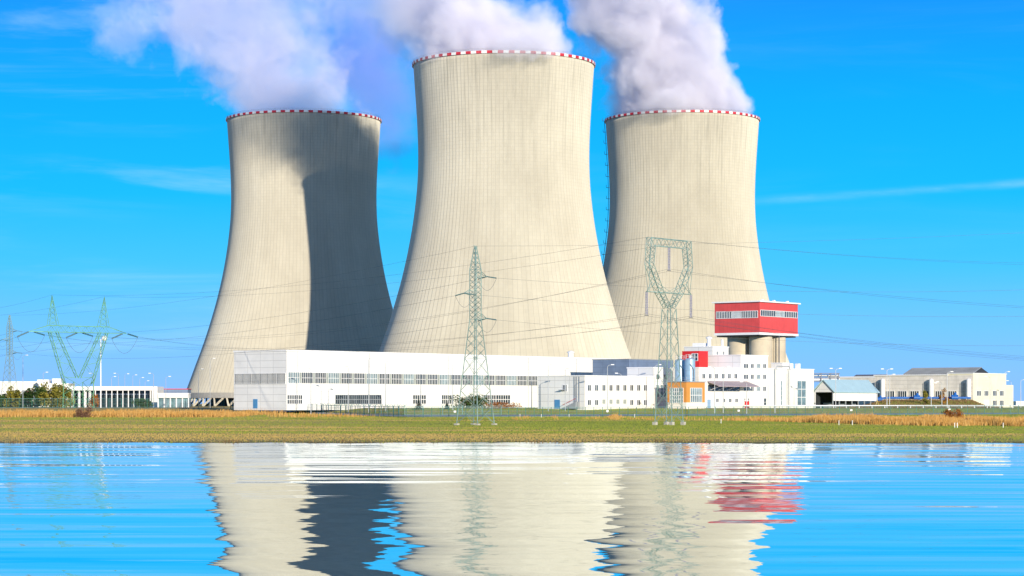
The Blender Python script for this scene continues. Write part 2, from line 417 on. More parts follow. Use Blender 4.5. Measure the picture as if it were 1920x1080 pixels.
TL = copy_tree(TC); TL.location = (U(570) * DS, DS, 0); TL.rotation_euler[2] = R(125); TL.scale = (1, 1, 1)
TL['label'] = 'left cooling tower, its right half in deep shadow of the middle tower'
TR = copy_tree(TC); TR.location = (U(1279) * DS, DS, 0); TR.rotation_euler[2] = R(-35); TR.scale = (1, 1, 1)
lad_ = lad(R(215)); lad_.parent = TR
TR['label'] = 'right cooling tower standing behind the red elevated house, ladder along its left edge'
for T_ in (TC, TL, TR): T_['group'] = 'hyperboloid cooling towers'

# ------------------------------------------------------------------ steam plumes
def plume(name, label, base, c1, c2, R0, R1, z0, z1, dens, thr, amp, nsc, seed, c0=0.0, ydr=0.0, hole=0.0, col=(.95, .925, 1, 1), depth=1.0, gain=5.0, aniso=-.25, fall=None, xfall=None):
    o_ = MB(); vs = []; nz, na = 16, 28
    rad = lambda z: R0 + R1 * z
    for i in range(nz + 1):
        z = lerp(z0, z1, i / nz); xc = c0 + c1 * z + c2 * z * z; yc = ydr * z
        end = math.sqrt(max(.02, math.sin(math.pi * min(1, (i + .3) / nz * 1.0)) )) if hole else 1
        ov = 1.30 if z > 3 else (.98 if hole == 0 else 1.2)
        for k in range(na):
            a = 2 * math.pi * k / na
            f = 1 + .05 * math.sin(3 * a + i * .9 + seed) + .04 * math.sin(5 * a - i * 1.3 + seed * 2)
            if z <= 3: f = 1
            r_ = rad(z) * ov * f * end
            vs.append((xc + r_ * math.cos(a), yc + r_ * depth * math.sin(a), z))
    fs = [(i * na + k, i * na + (k + 1) % na, (i + 1) * na + (k + 1) % na, (i + 1) * na + k) for i in range(nz) for k in range(na)]
    fs += [tuple(range(na))[::-1], tuple(range(nz * na, (nz + 1) * na))]
    o_.add(vs, fs)
    mt = bpy.data.materials.new(name + '_steam'); mt.use_nodes = True
    t = NT(mt.node_tree); t.n.clear()
    tc = t.node('ShaderNodeTexCoord'); ob = tc.outputs['Object']; x, y, z = t.xyz(ob)
    xc = t.m('ADD', t.m('MULTIPLY_ADD', z, c1, c0), t.m('MULTIPLY', t.m('MULTIPLY', z, z), c2))
    rd = t.m('MULTIPLY_ADD', z, R1, R0)
    qx = t.m('DIVIDE', t.m('SUBTRACT', x, xc), rd)
    qy = t.m('DIVIDE', t.m('SUBTRACT', y, t.m('MULTIPLY', z, ydr)), t.m('MULTIPLY', rd, depth))
    r_ = t.m('SQRT', t.m('ADD', t.m('MULTIPLY', qx, qx), t.m('MULTIPLY', qy, qy)))
    off = t.node('ShaderNodeVectorMath', {0: ob, 1: (seed * 37.1, seed * 11.3, seed * 5.7)}, operation='ADD').outputs[0]
    n1 = t.m('ADD', t.m('MULTIPLY', t.noise(off, nsc, 6, .62, 0, .35), .8), t.m('MULTIPLY', t.noise(off, nsc * 4.2, 4, .6, 0, .3), .2))
    nn = t.m('MULTIPLY', t.m('SUBTRACT', n1, .5), amp)
    sh = t.m('SUBTRACT', t.m('ADD', thr, nn), r_)
    if hole:                                               # a torn-off wisp fades at both ends too
        zm = (z0 + z1) / 2; zh = (z1 - z0) / 2
        sh = t.m('SUBTRACT', sh, t.m('POWER', t.m('ABSOLUTE', t.m('DIVIDE', t.m('SUBTRACT', z, zm), zh)), 2.0))
    dn = t.m('MULTIPLY', t.m('MULTIPLY', sh, gain, clamp=True), dens)
    if fall: dn = t.m('MULTIPLY', dn, t.smooth(z, fall[0], fall[1], 1.0, fall[2]))
    if xfall: dn = t.m('MULTIPLY', dn, t.smooth(x, xfall[0], xfall[1], xfall[2], 1.0))
    pv = t.node('ShaderNodeVolumePrincipled', {'Color': col, 'Density': dn, 'Anisotropy': aniso})
    o = t.node('ShaderNodeOutputMaterial'); t.l.new(pv.outputs[0], o.inputs[1])
    mt.cycles.volume_step_rate = .3
    ob_ = o_.build(name, mt, loc=base)
    return tag(ob_, label, 'steam plume')
plume('steam_plume', 'dense white steam plume rising and leaning left from the right cooling tower', (U(1279) * DS, DS, 153), -.30, -.0035, 38.5, -.02, -3, 72, .085, .95, 2.1, .035, 1, ydr=-.75)
plume('steam_plume', 'white steam plume leaning far left from the middle cooling tower', (U(944.5) * DC, DC, 153), -.95, -.013, 39, .46, -3, 50, .075, .93, 2.2, .036, 2, ydr=-.1, xfall=(-66, -16, .09))
plume('steam_plume', 'grey mauve steam plume over the left cooling tower, torn at its left edge', (U(570) * DS, DS, 153), -.95, .0045, 38, .34, -3, 76, .026, .86, 3.2, .040, 3, ydr=-.1, col=(.86, .85, 1, 1), fall=(10, 70, .5))
plume('steam_wisp', 'thin veil of steam curling over the front rim of the middle cooling tower', (U(985) * 1000, 1000, 155), .5, 0, 20, 0, -8, 14, .055, .78, 3.2, .07, 6, hole=1.0, gain=2.5, depth=.7)
plume('steam_wisp', 'thin veil of steam curling over the front rim of the right cooling tower', (U(1262) * 1188, 1188, 155), .8, 0, 24, 0, -8, 15, .06, .80, 3.4, .065, 8, hole=1.0, gain=2.5, depth=.5)
plume('steam_plume', 'thin bluish steam hanging in the sky between the left and middle towers', (U(945) * 1450, 1450, 150), -.34, 0, 27, .20, -14, 118, .018, 1.0, 2.8, .032, 4, c0=-66, hole=1.0, gain=2.5, col=(.40, .48, .98, 1))
plume('steam_wisp', 'faint torn wisp of steam alone at the top left', (U(240) * 1240, 1240, 186), -.2, 0, 19, 0, -4, 36, .012, .96, 4.2, .07, 5, hole=1.0, gain=2.5)

# ------------------------------------------------------------------ buildings
PHI = R(52); CPH, SPH = math.cos(PHI), math.sin(PHI)
class Building:
    """local x runs right and away along the sunlit front, local y back along the side face"""
    def __init__(s, name, label, cat_, px, D, zg=0.0):
        s.X = U(px) * D; s.D = D; s.zg = zg
        s.o = empty(name, label, cat_, (s.X, D, zg), PHI)
    def fx(s, px): return (U(px) * s.D - s.X) / (CPH - U(px) * SPH)
    def ly(s, px): return (s.X - U(px) * s.D) / (SPH + U(px) * CPH)
    def zF(s, px, py): return CZ - (py - YH) * (s.D + s.fx(px) * SPH) / FOC - s.zg
    def zL(s, px, py): return CZ - (py - YH) * (s.D + s.ly(px) * CPH) / FOC - s.zg
    def part(s, name, mb, mats, smooth=False, parent=None): return mb.build(name, mats, parent or s.o, smooth)
    def block(s, x0, x1, y0, y1, z0, z1, wall, side=None, cap=.35, roof='trim', over=.15):
        m_ = MB().box(x0, x1, y0, y1, z0, z1)
        ms = [M[wall]]
        if side: ms.append(M[side]); m_.mi[4] = 1
        s.part('wall', m_, ms)
        if roof: s.part('roof', MB().box(x0 - over, x1 + over, y0 - over, y1 + over, z1, z1 + cap), M[roof])
    def win(s, face, px0, px1, py0, py1, nx=2, ny=1, glass='glass', frame='trim', fr=.10, name='window'):
        """framed window: glass set on the wall, frame and glazing bars standing proud of it"""
        if face == 'F': a0, a1 = s.fx(px0), s.fx(px1); pm = (px0 + px1) / 2; zt, zb = s.zF(pm, py0), s.zF(pm, py1)
        else: a1, a0 = s.ly(px0), s.ly(px1); pm = (px0 + px1) / 2; zt, zb = s.zL(pm, py0), s.zL(pm, py1)
        return s.winm(face, a0, a1, zb, zt, nx, ny, glass, frame, fr, name)
    def winm(s, face, a0, a1, zb, zt, nx=2, ny=1, glass='glass', frame='trim', fr=.10, name='window', off=0.0):
        m_ = MB()
        def bx(u0, u1, z0, z1, d_, mi):
            if face == 'F': m_.box(u0, u1, off - d_, off + .02, z0, z1, mi)
            else: m_.box(off - d_, off + .02, u0, u1, z0, z1, mi)
        bx(a0 + .01, a1 - .01, zb + .01, zt - .01, .05, 1)
        bx(a0 - fr, a0, zb - fr, zt + fr, .14, 0); bx(a1, a1 + fr, zb - fr, zt + fr, .14, 0)
        bx(a0, a1, zt, zt + fr, .14, 0); bx(a0, a1, zb - fr, zb, .16, 0)
        for k in range(1, nx):
            c_ = lerp(a0, a1, k / nx); bx(c_ - fr * .6, c_ + fr * .6, zb, zt, .12, 0)
        for k in range(1, ny):
            c_ = lerp(zb, zt, k / ny); bx(a0, a1, c_ - fr * .6, c_ + fr * .6, .115, 0)
        return s.part(name, m_, [M[frame], M[glass]])

# long white hall
B = Building('turbine_hall', 'long white hall with a dark window band standing before the cooling towers', 'building', 537, 640)
xe = B.fx(1178); yd = 20.5; H = B.zF(537, 658.5)
B.block(0, xe, 0, yd, -.5, H, 'white', 'panel', .45)
zt, zb = B.zF(537, 698), B.zF(537, 718)
nb = 30
for k in range(nb):
    a0 = lerp(.7, xe, k / nb); a1 = lerp(.7, xe, (k + .80) / nb)
    if 960 + FOC * (B.X + a0 * CPH) / (B.D + a0 * SPH) > 1085: continue
    B.winm('F', a0, a1, zb, zt, 6, 2, 'glass' if k % 3 else 'glassl', 'trim', .10)
    B.part('pier', MB().box(a1 + .16, lerp(.7, xe, (k + 1) / nb) - .16, -.10, .02, zb, zt), M['shutter'])
for p0, p1, nx in ((538.5, 566, 8), (629, 672, 12), (672.6, 714, 12), (774, 798, 6), (828, 850, 6), (907, 929, 6), (930, 956, 6)):
    B.win('F', p0, p1, 741, 757, nx, 2, 'glass', 'greytrim' if nx == 12 else 'trim', .14)
for k in range(6):
    B.winm('L', .5 + k * 3.28, 3.6 + k * 3.28, B.zL(500, 719.5), B.zL(500, 700.5), 7, 1, 'glass', 'panel', .11)
B.part('door', MB().box(-.1, .02, B.ly(483), B.ly(475), 0, 2.6), M['bluepale'])
for px_ in (558, 692, 840, 990, 1080):
    a = B.fx(px_); B.part('downpipe', MB().bar((a, -.12, 0), (a, -.12, H), .06, 6), M['lamp'])
vp = MB(); a = B.fx(1084); vp.lathe([(.9, H + .4), (.9, H + 2), (1.2, H + 2), (1.2, H + 2.3), (.2, H + 2.7)], 14, (a, 3)); B.part('roof_vent', vp, M['trim'])

# two storey office
B = Building('office_block', 'low two-storey white office block with a grey side wall and paired windows', 'building', 1096, 622)
xe = B.fx(1227); H = B.zF(1096, 705.5)
B.block(0, xe, 0, B.ly(1008), -.5, H, 'office', 'panel', .3)
for i, c_ in enumerate((1104.5, 1118, 1131.8, 1145, 1158, 1171, 1184, 1197, 1209.5)):
    B.win('F', c_ - 2.9, c_ + 2.9, 722, 732.5, 2, 1, 'glass', 'trim', .09)
    if 2 <= i <= 5: B.win('F', c_ - 3.2, c_ + 3.2, 749, 757, 1, 1, 'shutter', 'trim', .06, 'shutter')
    else: B.win('F', c_ - 2.9, c_ + 2.9, 750, 759.5, 2, 1, 'glass', 'trim', .09)
B.win('L', 1056, 1063, 722, 733.5, 2, 1, 'glass', 'trim', .1)
B.part('door', MB().box(-.1, .02, B.ly(1050), B.ly(1040), 0, 2.4), M['bluepale'])
for px_ in (1078, 1082, 1087): 
    a = B.ly(px_); B.part('downpipe', MB().bar((-.2, a, 0), (-.2, a, H), .09, 6), M['greytrim'])
st = MB()                                                                # outside stair with red handrail
a0, a1 = B.ly(1086), B.ly(1062)
for k in range(8): st.box(-1.6, -.1, lerp(a0, a1, k / 8), lerp(a0, a1, (k + 1) / 8), 0, 1.8 - k * .22)
B.part('stair', st, M['greytrim'])
B.part('handrail', MB().bar((-1.7, a0, 2.7), (-1.7, a1, 1.0), .07), M['redb'])
B.part('awning', MB().box(-1.3, 0, B.ly(1061), B.ly(1052), 5.0, 5.12), M['greytrim'])

# hall with its shade painted in blue-grey, and link block behind the office
B = Building('shade_blue_hall', 'hall wall with its shade coloured in dark blue, rising behind the office block roof', 'building', 1179, 720)
B.block(0, B.fx(1262), 0, 14, -.3, B.zF(1179, 674), 'shadeblue', 'shadeblue', .25, 'greytrim')
pp = MB()
a0, a1 = B.fx(1180), B.fx(1222); zp = B.zF(1200, 697.5)
pp.bar((a0, -1.2, zp), (a1, -1.2, zp), .28, 8); B.part('yellow_pipe', pp, M['yellow'])
for px_ in (1181, 1190, 1199, 1209, 1219): a = B.fx(px_); B.part('pipe_post', MB().bar((a, -1.2, 0), (a, -1.2, zp - .28), .16, 4), M['trim'])
B = Building('link_block', 'narrow grey link block half hidden by the window-topped pylon', 'building', 1225, 648)
B.block(0, B.fx(1288), 0, 9, -.3, B.zF(1225, 690), 'panel', 'panel', .3)
for p0 in (1230, 1244, 1268): B.win('F', p0, p0 + 6, 702, 711, 2, 1)
for p0 in (1230, 1238, 1244): B.win('F', p0, p0 + 5, 722, 744, 1, 2, 'glassl')

# main office complex with a long sunlit front
B = Building('service_building', 'stepped white service building with rows of small windows right of the orange house', 'building', 1310, 650)
xC, xD, xE = B.fx(1389), B.fx(1440), B.fx(1526)
zB, zC_, zD = B.zF(1310, 690), B.zF(1389, 666.5), B.zF(1480, 692.5)
B.block(0, xC, 0, 15, -.3, zB, 'office', 'office', .25)
B.block(xC + .003, xD, -.004, 14, -.3, zC_, 'office', 'panel', .25)
B.block(xD + .16, xE, .004, 14, -.3, zD, 'office', 'office', .25)
B.block(B.fx(1478), B.fx(1489), 2, 6, zD, B.zF(1480, 681), 'office', None, .2)
for c_ in (1319, 1331, 1343, 1355.5, 1367, 1379): B.win('F', c_ - 2.6, c_ + 2.6, 701, 709.5, 2, 1, 'glass', 'trim', .08)
for c_ in (1344.5, 1357, 1368.5, 1380.5): B.win('F', c_ - 2.4, c_ + 2.4, 747.5, 754, 2, 1, 'glass', 'trim', .08)
for y0, y1 in ((682.5, 690), (702.5, 710.5), (725, 733)):
    for c_, w_, n_ in ((1398, 4.2, 3), (1410, 2.6, 2), (1421.5, 3.6, 3), (1433, 2.6, 2)): B.win('F', c_ - w_, c_ + w_, y0, y1, n_, 1, 'glass' if c_ != 1421.5 else 'glassl', 'trim', .09)
for c_, w_, y0, y1 in ((1396, 1, 747, 755), (1403, 1, 747, 755), (1434, 2.2, 747, 761)): B.win('F', c_ - w_, c_ + w_, y0, y1, 1, 2, 'glass', 'trim', .08)
B.win('F', 1494.5, 1510.5, 714.5, 760, 2, 3, 'glassl', 'trim', .14)
B.win('F', 1463.5, 1466, 714.5, 760, 1, 5, 'glassl', 'trim', .08)
B.part('door', MB().box(B.fx(1326), B.fx(1332), -.1, .01, 0, 2.5), M['tank'])
# canopy
cb = MB(); a0, a1 = B.fx(1326), B.fx(1400); zc = B.zF(1340, 716)
cb.prism([(-.02, zc), (-.02, zc + .3), (-4.2, zc - 1.15), (-4.2, zc - 1.4)], 'x', a0, a1); B.part('canopy', cb, M['roofpink'])
B.winm('F', a0 + .3, B.fx(1386), zc - 2.6, zc - .9, 9, 1, 'glass', 'greytrim', .08)
for px_ in (1330, 1345, 1362, 1380): a = B.fx(px_); B.part('canopy_bracket', MB().bar((a, -.1, zc - 2.4), (a, -3.6, zc - 1.3), .07), M['trim'])
dk = MB().box(B.fx(1396), B.fx(1403), -.35, .0, 0, 2.0); B.part('sign_board', dk, M['redb'])
ar = MB(); c0, c1 = B.fx(1450), B.fx(1476); zt = B.zF(1460, 687)
ar.tube([(c0, -1.0, 0), (c0, -1.0, zt - 1), (c0 + .5, -1.0, zt), (c1 - .5, -1.0, zt), (c1, -1.0, zt - 1), (c1, -1.0, 0)], .16, 8); B.part('arched_pipe', ar, M['lamp'])
rb = MB()
for k in range(24): rb.bar((c1 - .9, -1.0, .6 + k * .42), (c1 - .15, -1.0, .6 + k * .42), .035)
rb.bar((c1 - .9, -1, 0), (c1 - .9, -1, 10.6), .05); B.part('ladder', rb, M['lamp'])
for px_, y_ in ((1498, 3), (1505, 4), (1513, 3)):
    a = B.fx(px_); B.part('roof_unit', MB().box(a, a + 1.2, y_, y_ + 1.2, zD + .25, zD + 1.9), M['trim'])

B = Building('penthouse_block', 'upper white and grey plant room with white vents on its roof', 'building', 1336, 690)
zt = B.zF(1336, 650.5)
B.block(0, B.fx(1366), 0, B.ly(1283), -.2, zt, 'office', 'panel', .25)
for c_ in (1344.5, 1356): B.win('F', c_ - 1.6, c_ + 1.6, 659, 665, 2, 1, 'glass', 'trim', .08)
v = MB(); v.box(2, 4.4, 4.5, 8.5, zt + .25, zt + 1.3); B.part('roof_unit', v, M['trim'])
v = MB(); v.lathe([(.6, zt + .25), (.6, zt + 2.6), (.95, zt + 2.6), (.95, zt + 3.0), (.1, zt + 3.4)], 12, (3, 3.2)); B.part('roof_vent', v, M['trim'])
v = MB(); v.lathe([(.35, zt + .25), (.35, zt + 2.2), (.5, zt + 2.3), (.1, zt + 2.6)], 10, (B.fx(1362), 1.5)); B.part('roof_vent', v, M['trim'])

B = Building('red_annex', 'small bright red box-shaped block behind the two pale blue tanks', 'building', 1311, 668)
B.block(0, B.fx(1327.5), 0, B.ly(1279), 0, B.zF(1311, 658.8), 'redb', 'redb', .12, 'redb', .05)
B.winm('L', .5, 2.4, B.zL(1306, 676), B.zL(1306, 663), 2, 2, 'glass', 'trim', .10)

B = Building('orange_house', 'small orange house with tall windows carrying pale blue tanks on its roof', 'building', 1287, 637)
xo, yo = B.fx(1321), B.ly(1252); z0, z1 = B.zF(1287, 754.5), B.zF(1287, 716.5)
B.part('base_wall', MB().box(0, xo, 0, yo, -.6, z0), M['office'])
B.part('wall', MB().box(-.06, xo + .06, -.06, yo + .06, z0, z1), M['orange'])
B.part('roof', MB().box(-.3, xo + .3, -.3, yo + .3, z1, z1 + .25), M['greytrim'])
B.winm('F', B.fx(1294), B.fx(1315), B.zF(1300, 754), B.zF(1300, 728), 6, 2, 'glassl', 'trim', .12, off=-.06)
B.winm('L', B.ly(1281), B.ly(1257), B.zL(1268, 755), B.zL(1268, 728), 6, 4, 'glassl', 'trim', .12, off=-.06)
HOUSE_TOP = z1 + .25
rl = MB()
for z_ in (z1 + .7, z1 + 1.2): rl.tube([(xo, -.1, z_), (0, -.1, z_), (-.1, 0, z_), (-.1, yo, z_)], .04, 4)
B.part('railing', rl, M['lamp'])

def tank(px, D, rpx, ytop, label):
    r_ = rpx * D / FOC; zt = CZ - (ytop - YH) * D / FOC
    T = empty('storage_tank', label, 'tank', (U(px) * D, D, HOUSE_TOP), 0, 'pale blue tanks on the orange house'); h = zt - HOUSE_TOP
    MB().lathe([(r_, 0), (r_, h), (r_ * .8, h + .25), (.05, h + .5)], 28).build('shell', M['tank'], T, smooth=False)
    MB().lathe([(.3, h + .4), (.3, h + 1.1), (.05, h + 1.2)], 10).build('vent', M['trim'], T)
    p_ = MB(); a = R(-60); q = lambda rr, z: (rr * math.cos(a), rr * math.sin(a), z)
    p_.tube([q(r_ + .2, .1), q(r_ + .2, h * .55), q(r_ + .2 + .01, h * .55)], .12, 6)
    a2 = R(-95); p_.tube([q(r_ + .2, h * .55), ((r_ + .2) * math.cos(a2), (r_ + .2) * math.sin(a2), h * .8)], .12, 6); p_.build('pipe', M['steel'], T)
    rl = MB()
    for z_ in (h + .9, h + 1.4): rl.tube([((r_ - .1) * math.cos(2 * math.pi * k / 20), (r_ - .1) * math.sin(2 * math.pi * k / 20), z_) for k in range(21)], .035, 4)
    for k in range(10): rl.bar(((r_ - .1) * math.cos(.628 * k), (r_ - .1) * math.sin(.628 * k), h), ((r_ - .1) * math.cos(.628 * k), (r_ - .1) * math.sin(.628 * k), h + 1.4), .035)
    rl.build('railing', M['lamp'], T)
tank(1275, 645, 9.5, 676, 'left pale blue tank on the orange house roof')
tank(1294, 642, 9.5, 674, 'right pale blue tank with dark pipework on the orange house roof')

# red house on four concrete silos
B = Building('silo_house', 'red elevated house with window bands standing on four tall concrete silos', 'building', 1424, 728)
ws, wl = B.fx(1496), B.ly(1340)
z0, z1 = B.zF(1424, 623), B.zF(1424, 566)
B.part('wall', MB().box(0, ws, 0, wl, z0, z1), M['red'])
B.part('roof', MB().box(-.7, ws + .7, -.7, wl + .7, z1, z1 + .4), M['trim'])
B.part('floor_slab', MB().box(-.15, ws + .15, -.15, wl + .15, z0 - .75, z0), M['trim'])
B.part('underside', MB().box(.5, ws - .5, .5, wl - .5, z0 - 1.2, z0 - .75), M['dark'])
for n_, a0, a1 in ((0, .6, ws * .40), (1, ws * .40 + .1, ws * .64), (0, ws * .64 + .1, ws - .6)):
    B.winm('F', a0, a1, B.zF(1460, 594), B.zF(1460, 583.5), 7, 1, 'glassl' if n_ else 'glass', 'trim', .13)
for n_, a0, a1 in ((0, .7, wl * .38), (1, wl * .38 + .1, wl * .62), (0, wl * .62 + .1, wl - .7)):
    B.winm('L', a0, a1, B.zL(1385, 596), B.zL(1385, 584), 9, 1, 'glassl' if n_ else 'glass', 'trim', .13)
rs = 3.75
for cx in (ws * .5 - 4.1, ws * .5 + 4.1):
    for cy in (wl * .5 - 4.1, wl * .5 + 4.1):
        MB().lathe([(rs, -1), (rs, z0 - 1.2)], 48, (cx, cy)).build('silo', M['concrete'], B.o, smooth=True)
B.part('pipe', MB().bar((ws * .5 + .3, .1, 0), (ws * .5 + .3, .1, z0 - .8), .16, 6), M['steel'])
lb = MB()
for k in range(40): lb.bar((ws * .5 - .6, .0, 9 + k * .36), (ws * .5 + 0, .0, 9 + k * .36), .04)
for o_ in (-.6, 0): lb.bar((ws * .5 + o_, 0, 8), (ws * .5 + o_, 0, 23), .06)
B.part('ladder', lb, M['steel'])
for f_ in (.15, .45, .8): B.part('roof_unit', MB().box(ws * f_, ws * f_ + .7, 1, 1.7, z1 + .4, z1 + .95), M['trim'])

# open shed
B = Building('open_shed', 'open shed with a pale blue gable roof beside the service building', 'shed', 1563, 706)
L_, Wd = B.fx(1645), B.ly(1526); ze, zr = B.zF(1563, 734), B.zF(1563, 711)
ym = Wd * .5
B.part('roof', MB().prism([(-.6, ze - .1), (ym, zr), (Wd + .6, ze - .1), (Wd + .6, ze - .35), (ym, zr - .25), (-.6, ze - .35)], 'x', -.5, L_ + .5), M['roofblue'])
B.part('gable', MB().prism([(0, ze - .2), (Wd, ze - .2), (ym, zr - .3)], 'x', 0, .12), M['panel'])
B.part('side_wall', MB().box(0, L_, -.02, .12, 2.2, ze - .1), M['trim'])
B.part('rear_wall', MB().box(0, L_, Wd - .2, Wd, 0, ze - .1), M['dark'])  # darkness of the open shed is painted onto this wall
for k in range(8): B.part('post', MB().box(k * L_ / 7 - .15, k * L_ / 7 + .15, .13, .4, -.3, ze), M['lamp'])
B.part('post', MB().box(-.02, .25, Wd - .5, Wd, -.3, ze - .2), M['trim'])
for k in range(3): B.part('stored_crate', MB().box(4 + k * 7, 7 + k * 7, 4, 6, 0, 1.6), M['greytrim'])
tr = MB(); a = B.fx(1600)
tr.bar((a + 3, -6, 0), (a + 4.4, -6, 2.4), .08); tr.bar((a + 5.8, -6, 0), (a + 4.4, -6, 2.4), .08)
tag(tr.build('trestle', M['yellow'], None, loc=(B.X, B.D, .0), rz=PHI), 'small yellowish A-frame trestle in front of the open shed', 'trestle')

# right-hand hall
B = Building('workshop_hall', 'beige panelled workshop hall with a striped grey roof and a cream end block', 'building', 1824, 760)
zg0 = .0
yl = B.ly(1640); zt = B.zL(1740, 704); zf = B.zF(1824, 700.5); xf = B.fx(1886)
B.part('wall', MB().box(.003, 16, .0, yl, -.3, zt), M['beige'])
B.part('end_wall', MB().box(.06, xf, -.1, 9, -.3, zf), M['cream'])
B.part('stair_tower', MB().box(xf + .003, B.fx(1902), .4, 7, -.3, B.zF(1895, 722)), M['cream'])
B.part('roof', MB().box(-.3, 16.3, 9.01, yl + .3, zt, zt + .35), M['trim'])
B.part('end_roof', MB().box(-.25, xf + .2, -.3, 9.2, zf, zf + .25), M['trim'])
zr0 = zt + .36; zr1 = B.zL(1740, 690)
rbm = MB().prism([(1.0, zr0), (7.5, zr1), (14, zr0)], 'y', .5, B.ly(1690))
for k in range(38):
    yy = lerp(.8, B.ly(1690) - .3, k / 37); rbm.bar((.95, yy, zr0 + .1), (7.45, yy, zr1 + .12), .17, 4, 1)
rbm.bar((7.5, .4, zr1 + .12), (7.5, B.ly(1690), zr1 + .12), .14, 4, 1)
B.part('pitched_roof', rbm, [M['darkroof'], M['lamp']])
for px_ in (1669, 1692, 1715, 1738, 1762, 1786): B.win('L', px_ - 7.8, px_ + 7.8, 733.5, 744, 4, 1, 'glass', 'trim', .13)
for c_ in (1834.5, 1848.5, 1864, 1877): B.winm('F', B.fx(c_ - 3.8), B.fx(c_ + 3.8), B.zF(c_, 742), B.zF(c_, 733), 3, 1, 'glass', 'trim', .10, off=-.1)
for c_ in (1864, 1877): B.winm('F', B.fx(c_ - 3.8), B.fx(c_ + 3.8), B.zF(c_, 760), B.zF(c_, 751), 3, 1, 'glass', 'trim', .10, off=-.1)
B.part('door', MB().box(B.fx(1845), B.fx(1854), -.18, 0, 0, 2.4), M['trim'])
for px_ in (1658, 1749, 1819):
    a = B.ly(px_); zz0, zz1 = B.zL(px_, 747), B.zL(px_, 712)
    MB().lathe([(.75, zz0), (.75, zz1), (.2, zz1 + .4)], 16, (-1.1, a)).build('duct', M['trim'], B.o, smooth=False)
    cg = MB()
    for q in (1.9, 2.7):
        cg.bar((-.6, a + q, zz0), (-.6, a + q, zz1 - 1), .07)
    for k in range(12): cg.bar((-.6, a + 1.9, lerp(zz0, zz1 - 1, k / 11)), (-.6, a + 2.7, lerp(zz0, zz1 - 1, k / 11)), .05)
    B.part('ladder', cg, M['steel'])
B = Building('low_store', 'low beige store with a flat roof seen above the open shed', 'building', 1655, 800)
B.block(0, 14, 0, B.ly(1553), -.3, B.zL(1600, 708.5), 'beige', 'beige', .5)
B.part('roof_light', MB().prism([(1, 10.2), (5, 11.6), (9, 10.2)], 'y', 1, B.ly(1592)), M['roofgrey'])
# pipe rack between
pr = empty('pipe_rack', 'grey steel pipe rack showing between service building and open shed', 'pipe rack', (U(1540) * 730, 730, 0), 0)
q = MB()
for x_ in (-3, 0, 3, 5.5):
    for y_ in (0, 3): q.bar((x_, y_, 0), (x_, y_, 11.0), .16)
for z_ in (8.3, 9.6, 11): q.bar((-3.4, 0, z_), (5.9, 0, z_), .14); q.bar((-3.4, 3, z_), (5.9, 3, z_), .14)
q.build('frame', M['steel'], pr)
MB().bar((-3.5, 1, 9.0), (6, 1, 9.0), .45, 10).build('pipe', M['trim'], pr); MB().bar((-3.5, 2.1, 10.3), (6, 2.1, 10.3), .35, 10).build('pipe', M['lamp'], pr)

# blue pumps and pipeline before the workshop hall
gp = lambda px, D: Vector((U(px) * D, D, ground(U(px) * D, D)))
pl = empty('blue_pipeline', 'blue pipeline along the earth bank in front of the workshop hall', 'pipeline', gp(1740, 748))
org = pl.location; pm = MB(); pts = [gp(px, 748) - org + Vector((0, 0, .9)) for px in range(1652, 1826, 6)]
pm.tube(pts, .38, 10); pm.build('pipe', M['blue'], pl)
for px in range(1656, 1826, 12):
    w_ = gp(px, 748) - org; MB().box(w_.x - .2, w_.x + .2, w_.y - .2, w_.y + .2, w_.z - .3, w_.z + .6).build('support', M['footing'], pl)
PUMP = None
for px, sc, lb_ in ((1650, 1.0, 'blue pump at the left end of the blue pipeline'), (1719, 1.25, 'blue pump in the middle of the blue pipeline'), (1768, .8, 'small blue pump left of the tall autumn tree by the workshop'), (1790, 1.35, 'large blue pump near the right end of the blue pipeline')):
    if PUMP is None:
        PUMP = empty('pump', lb_, 'pump', (0, 0, 0), 0, 'blue pumps on the bank')
        m_ = MB(); m_.bar((-1.1, 0, 1.1), (1.1, 0, 1.1), .85, 14); m_.build('motor', M['blue'], PUMP)
        m_ = MB(); m_.lathe([(.1, 1.6), (.5, 1.7), (.55, 2.2), (.3, 2.7), (.05, 2.8)], 12, (.2, 0)); m_.build('valve', M['blue'], PUMP)
        MB().box(-1.3, 1.3, -.6, .6, -.3, .3).build('plinth', M['footing'], PUMP); o_ = PUMP
    else: o_ = copy_tree(PUMP)
    o_.location = gp(px, 745.5); o_.scale = (sc * .72,) * 3; o_['label'] = lb_

# left-hand far buildings
B = Building('entrance_canopy_building', 'long flat canopy building with dark glazing left of the left tower', 'building', 120, 850)
B.o.rotation_euler[2] = 0
sc_ = 850 / FOC
def simple(name, label, px0, px1, D, ytop, mat='office', depth=14, ybot=767, extra=None, capm='trim'):
    e = empty(name, label, 'building', (U(px0) * D, D, 0)); w_ = (px1 - px0) * D / FOC; h = CZ + (YH - ytop) * D / FOC
    zb_ = max(-.3, CZ + (YH - ybot) * D / FOC)
    MB().box(0, w_, 0, depth, zb_, h).build('wall', M[mat], e)
    MB().box(-.2, w_ + .2, -.2, depth + .2, h, h + .3).build('roof', M[capm], e)
    return e, w_, h
e = B.o; w_ = (295 - 120) * sc_; zz = lambda py: CZ + (YH - py) * sc_
MB().box(0, w_, 0, 16, zz(732), zz(724.5)).build('roof', M['trim'], e)
MB().box(w_ - 2.1, w_ - .003, .003, 15.9, -.2, zz(732)).build('end_wall', M['office'], e)
MB().box(1, w_ - 2.2, 6, 15, -.2, zz(732)).build('glazed_front', M['glass'], e)
MB().box(1, w_ - 2.2, 5.2, 5.9, zz(740), zz(737)).build('sign_beam', M['shadeblue'], e)
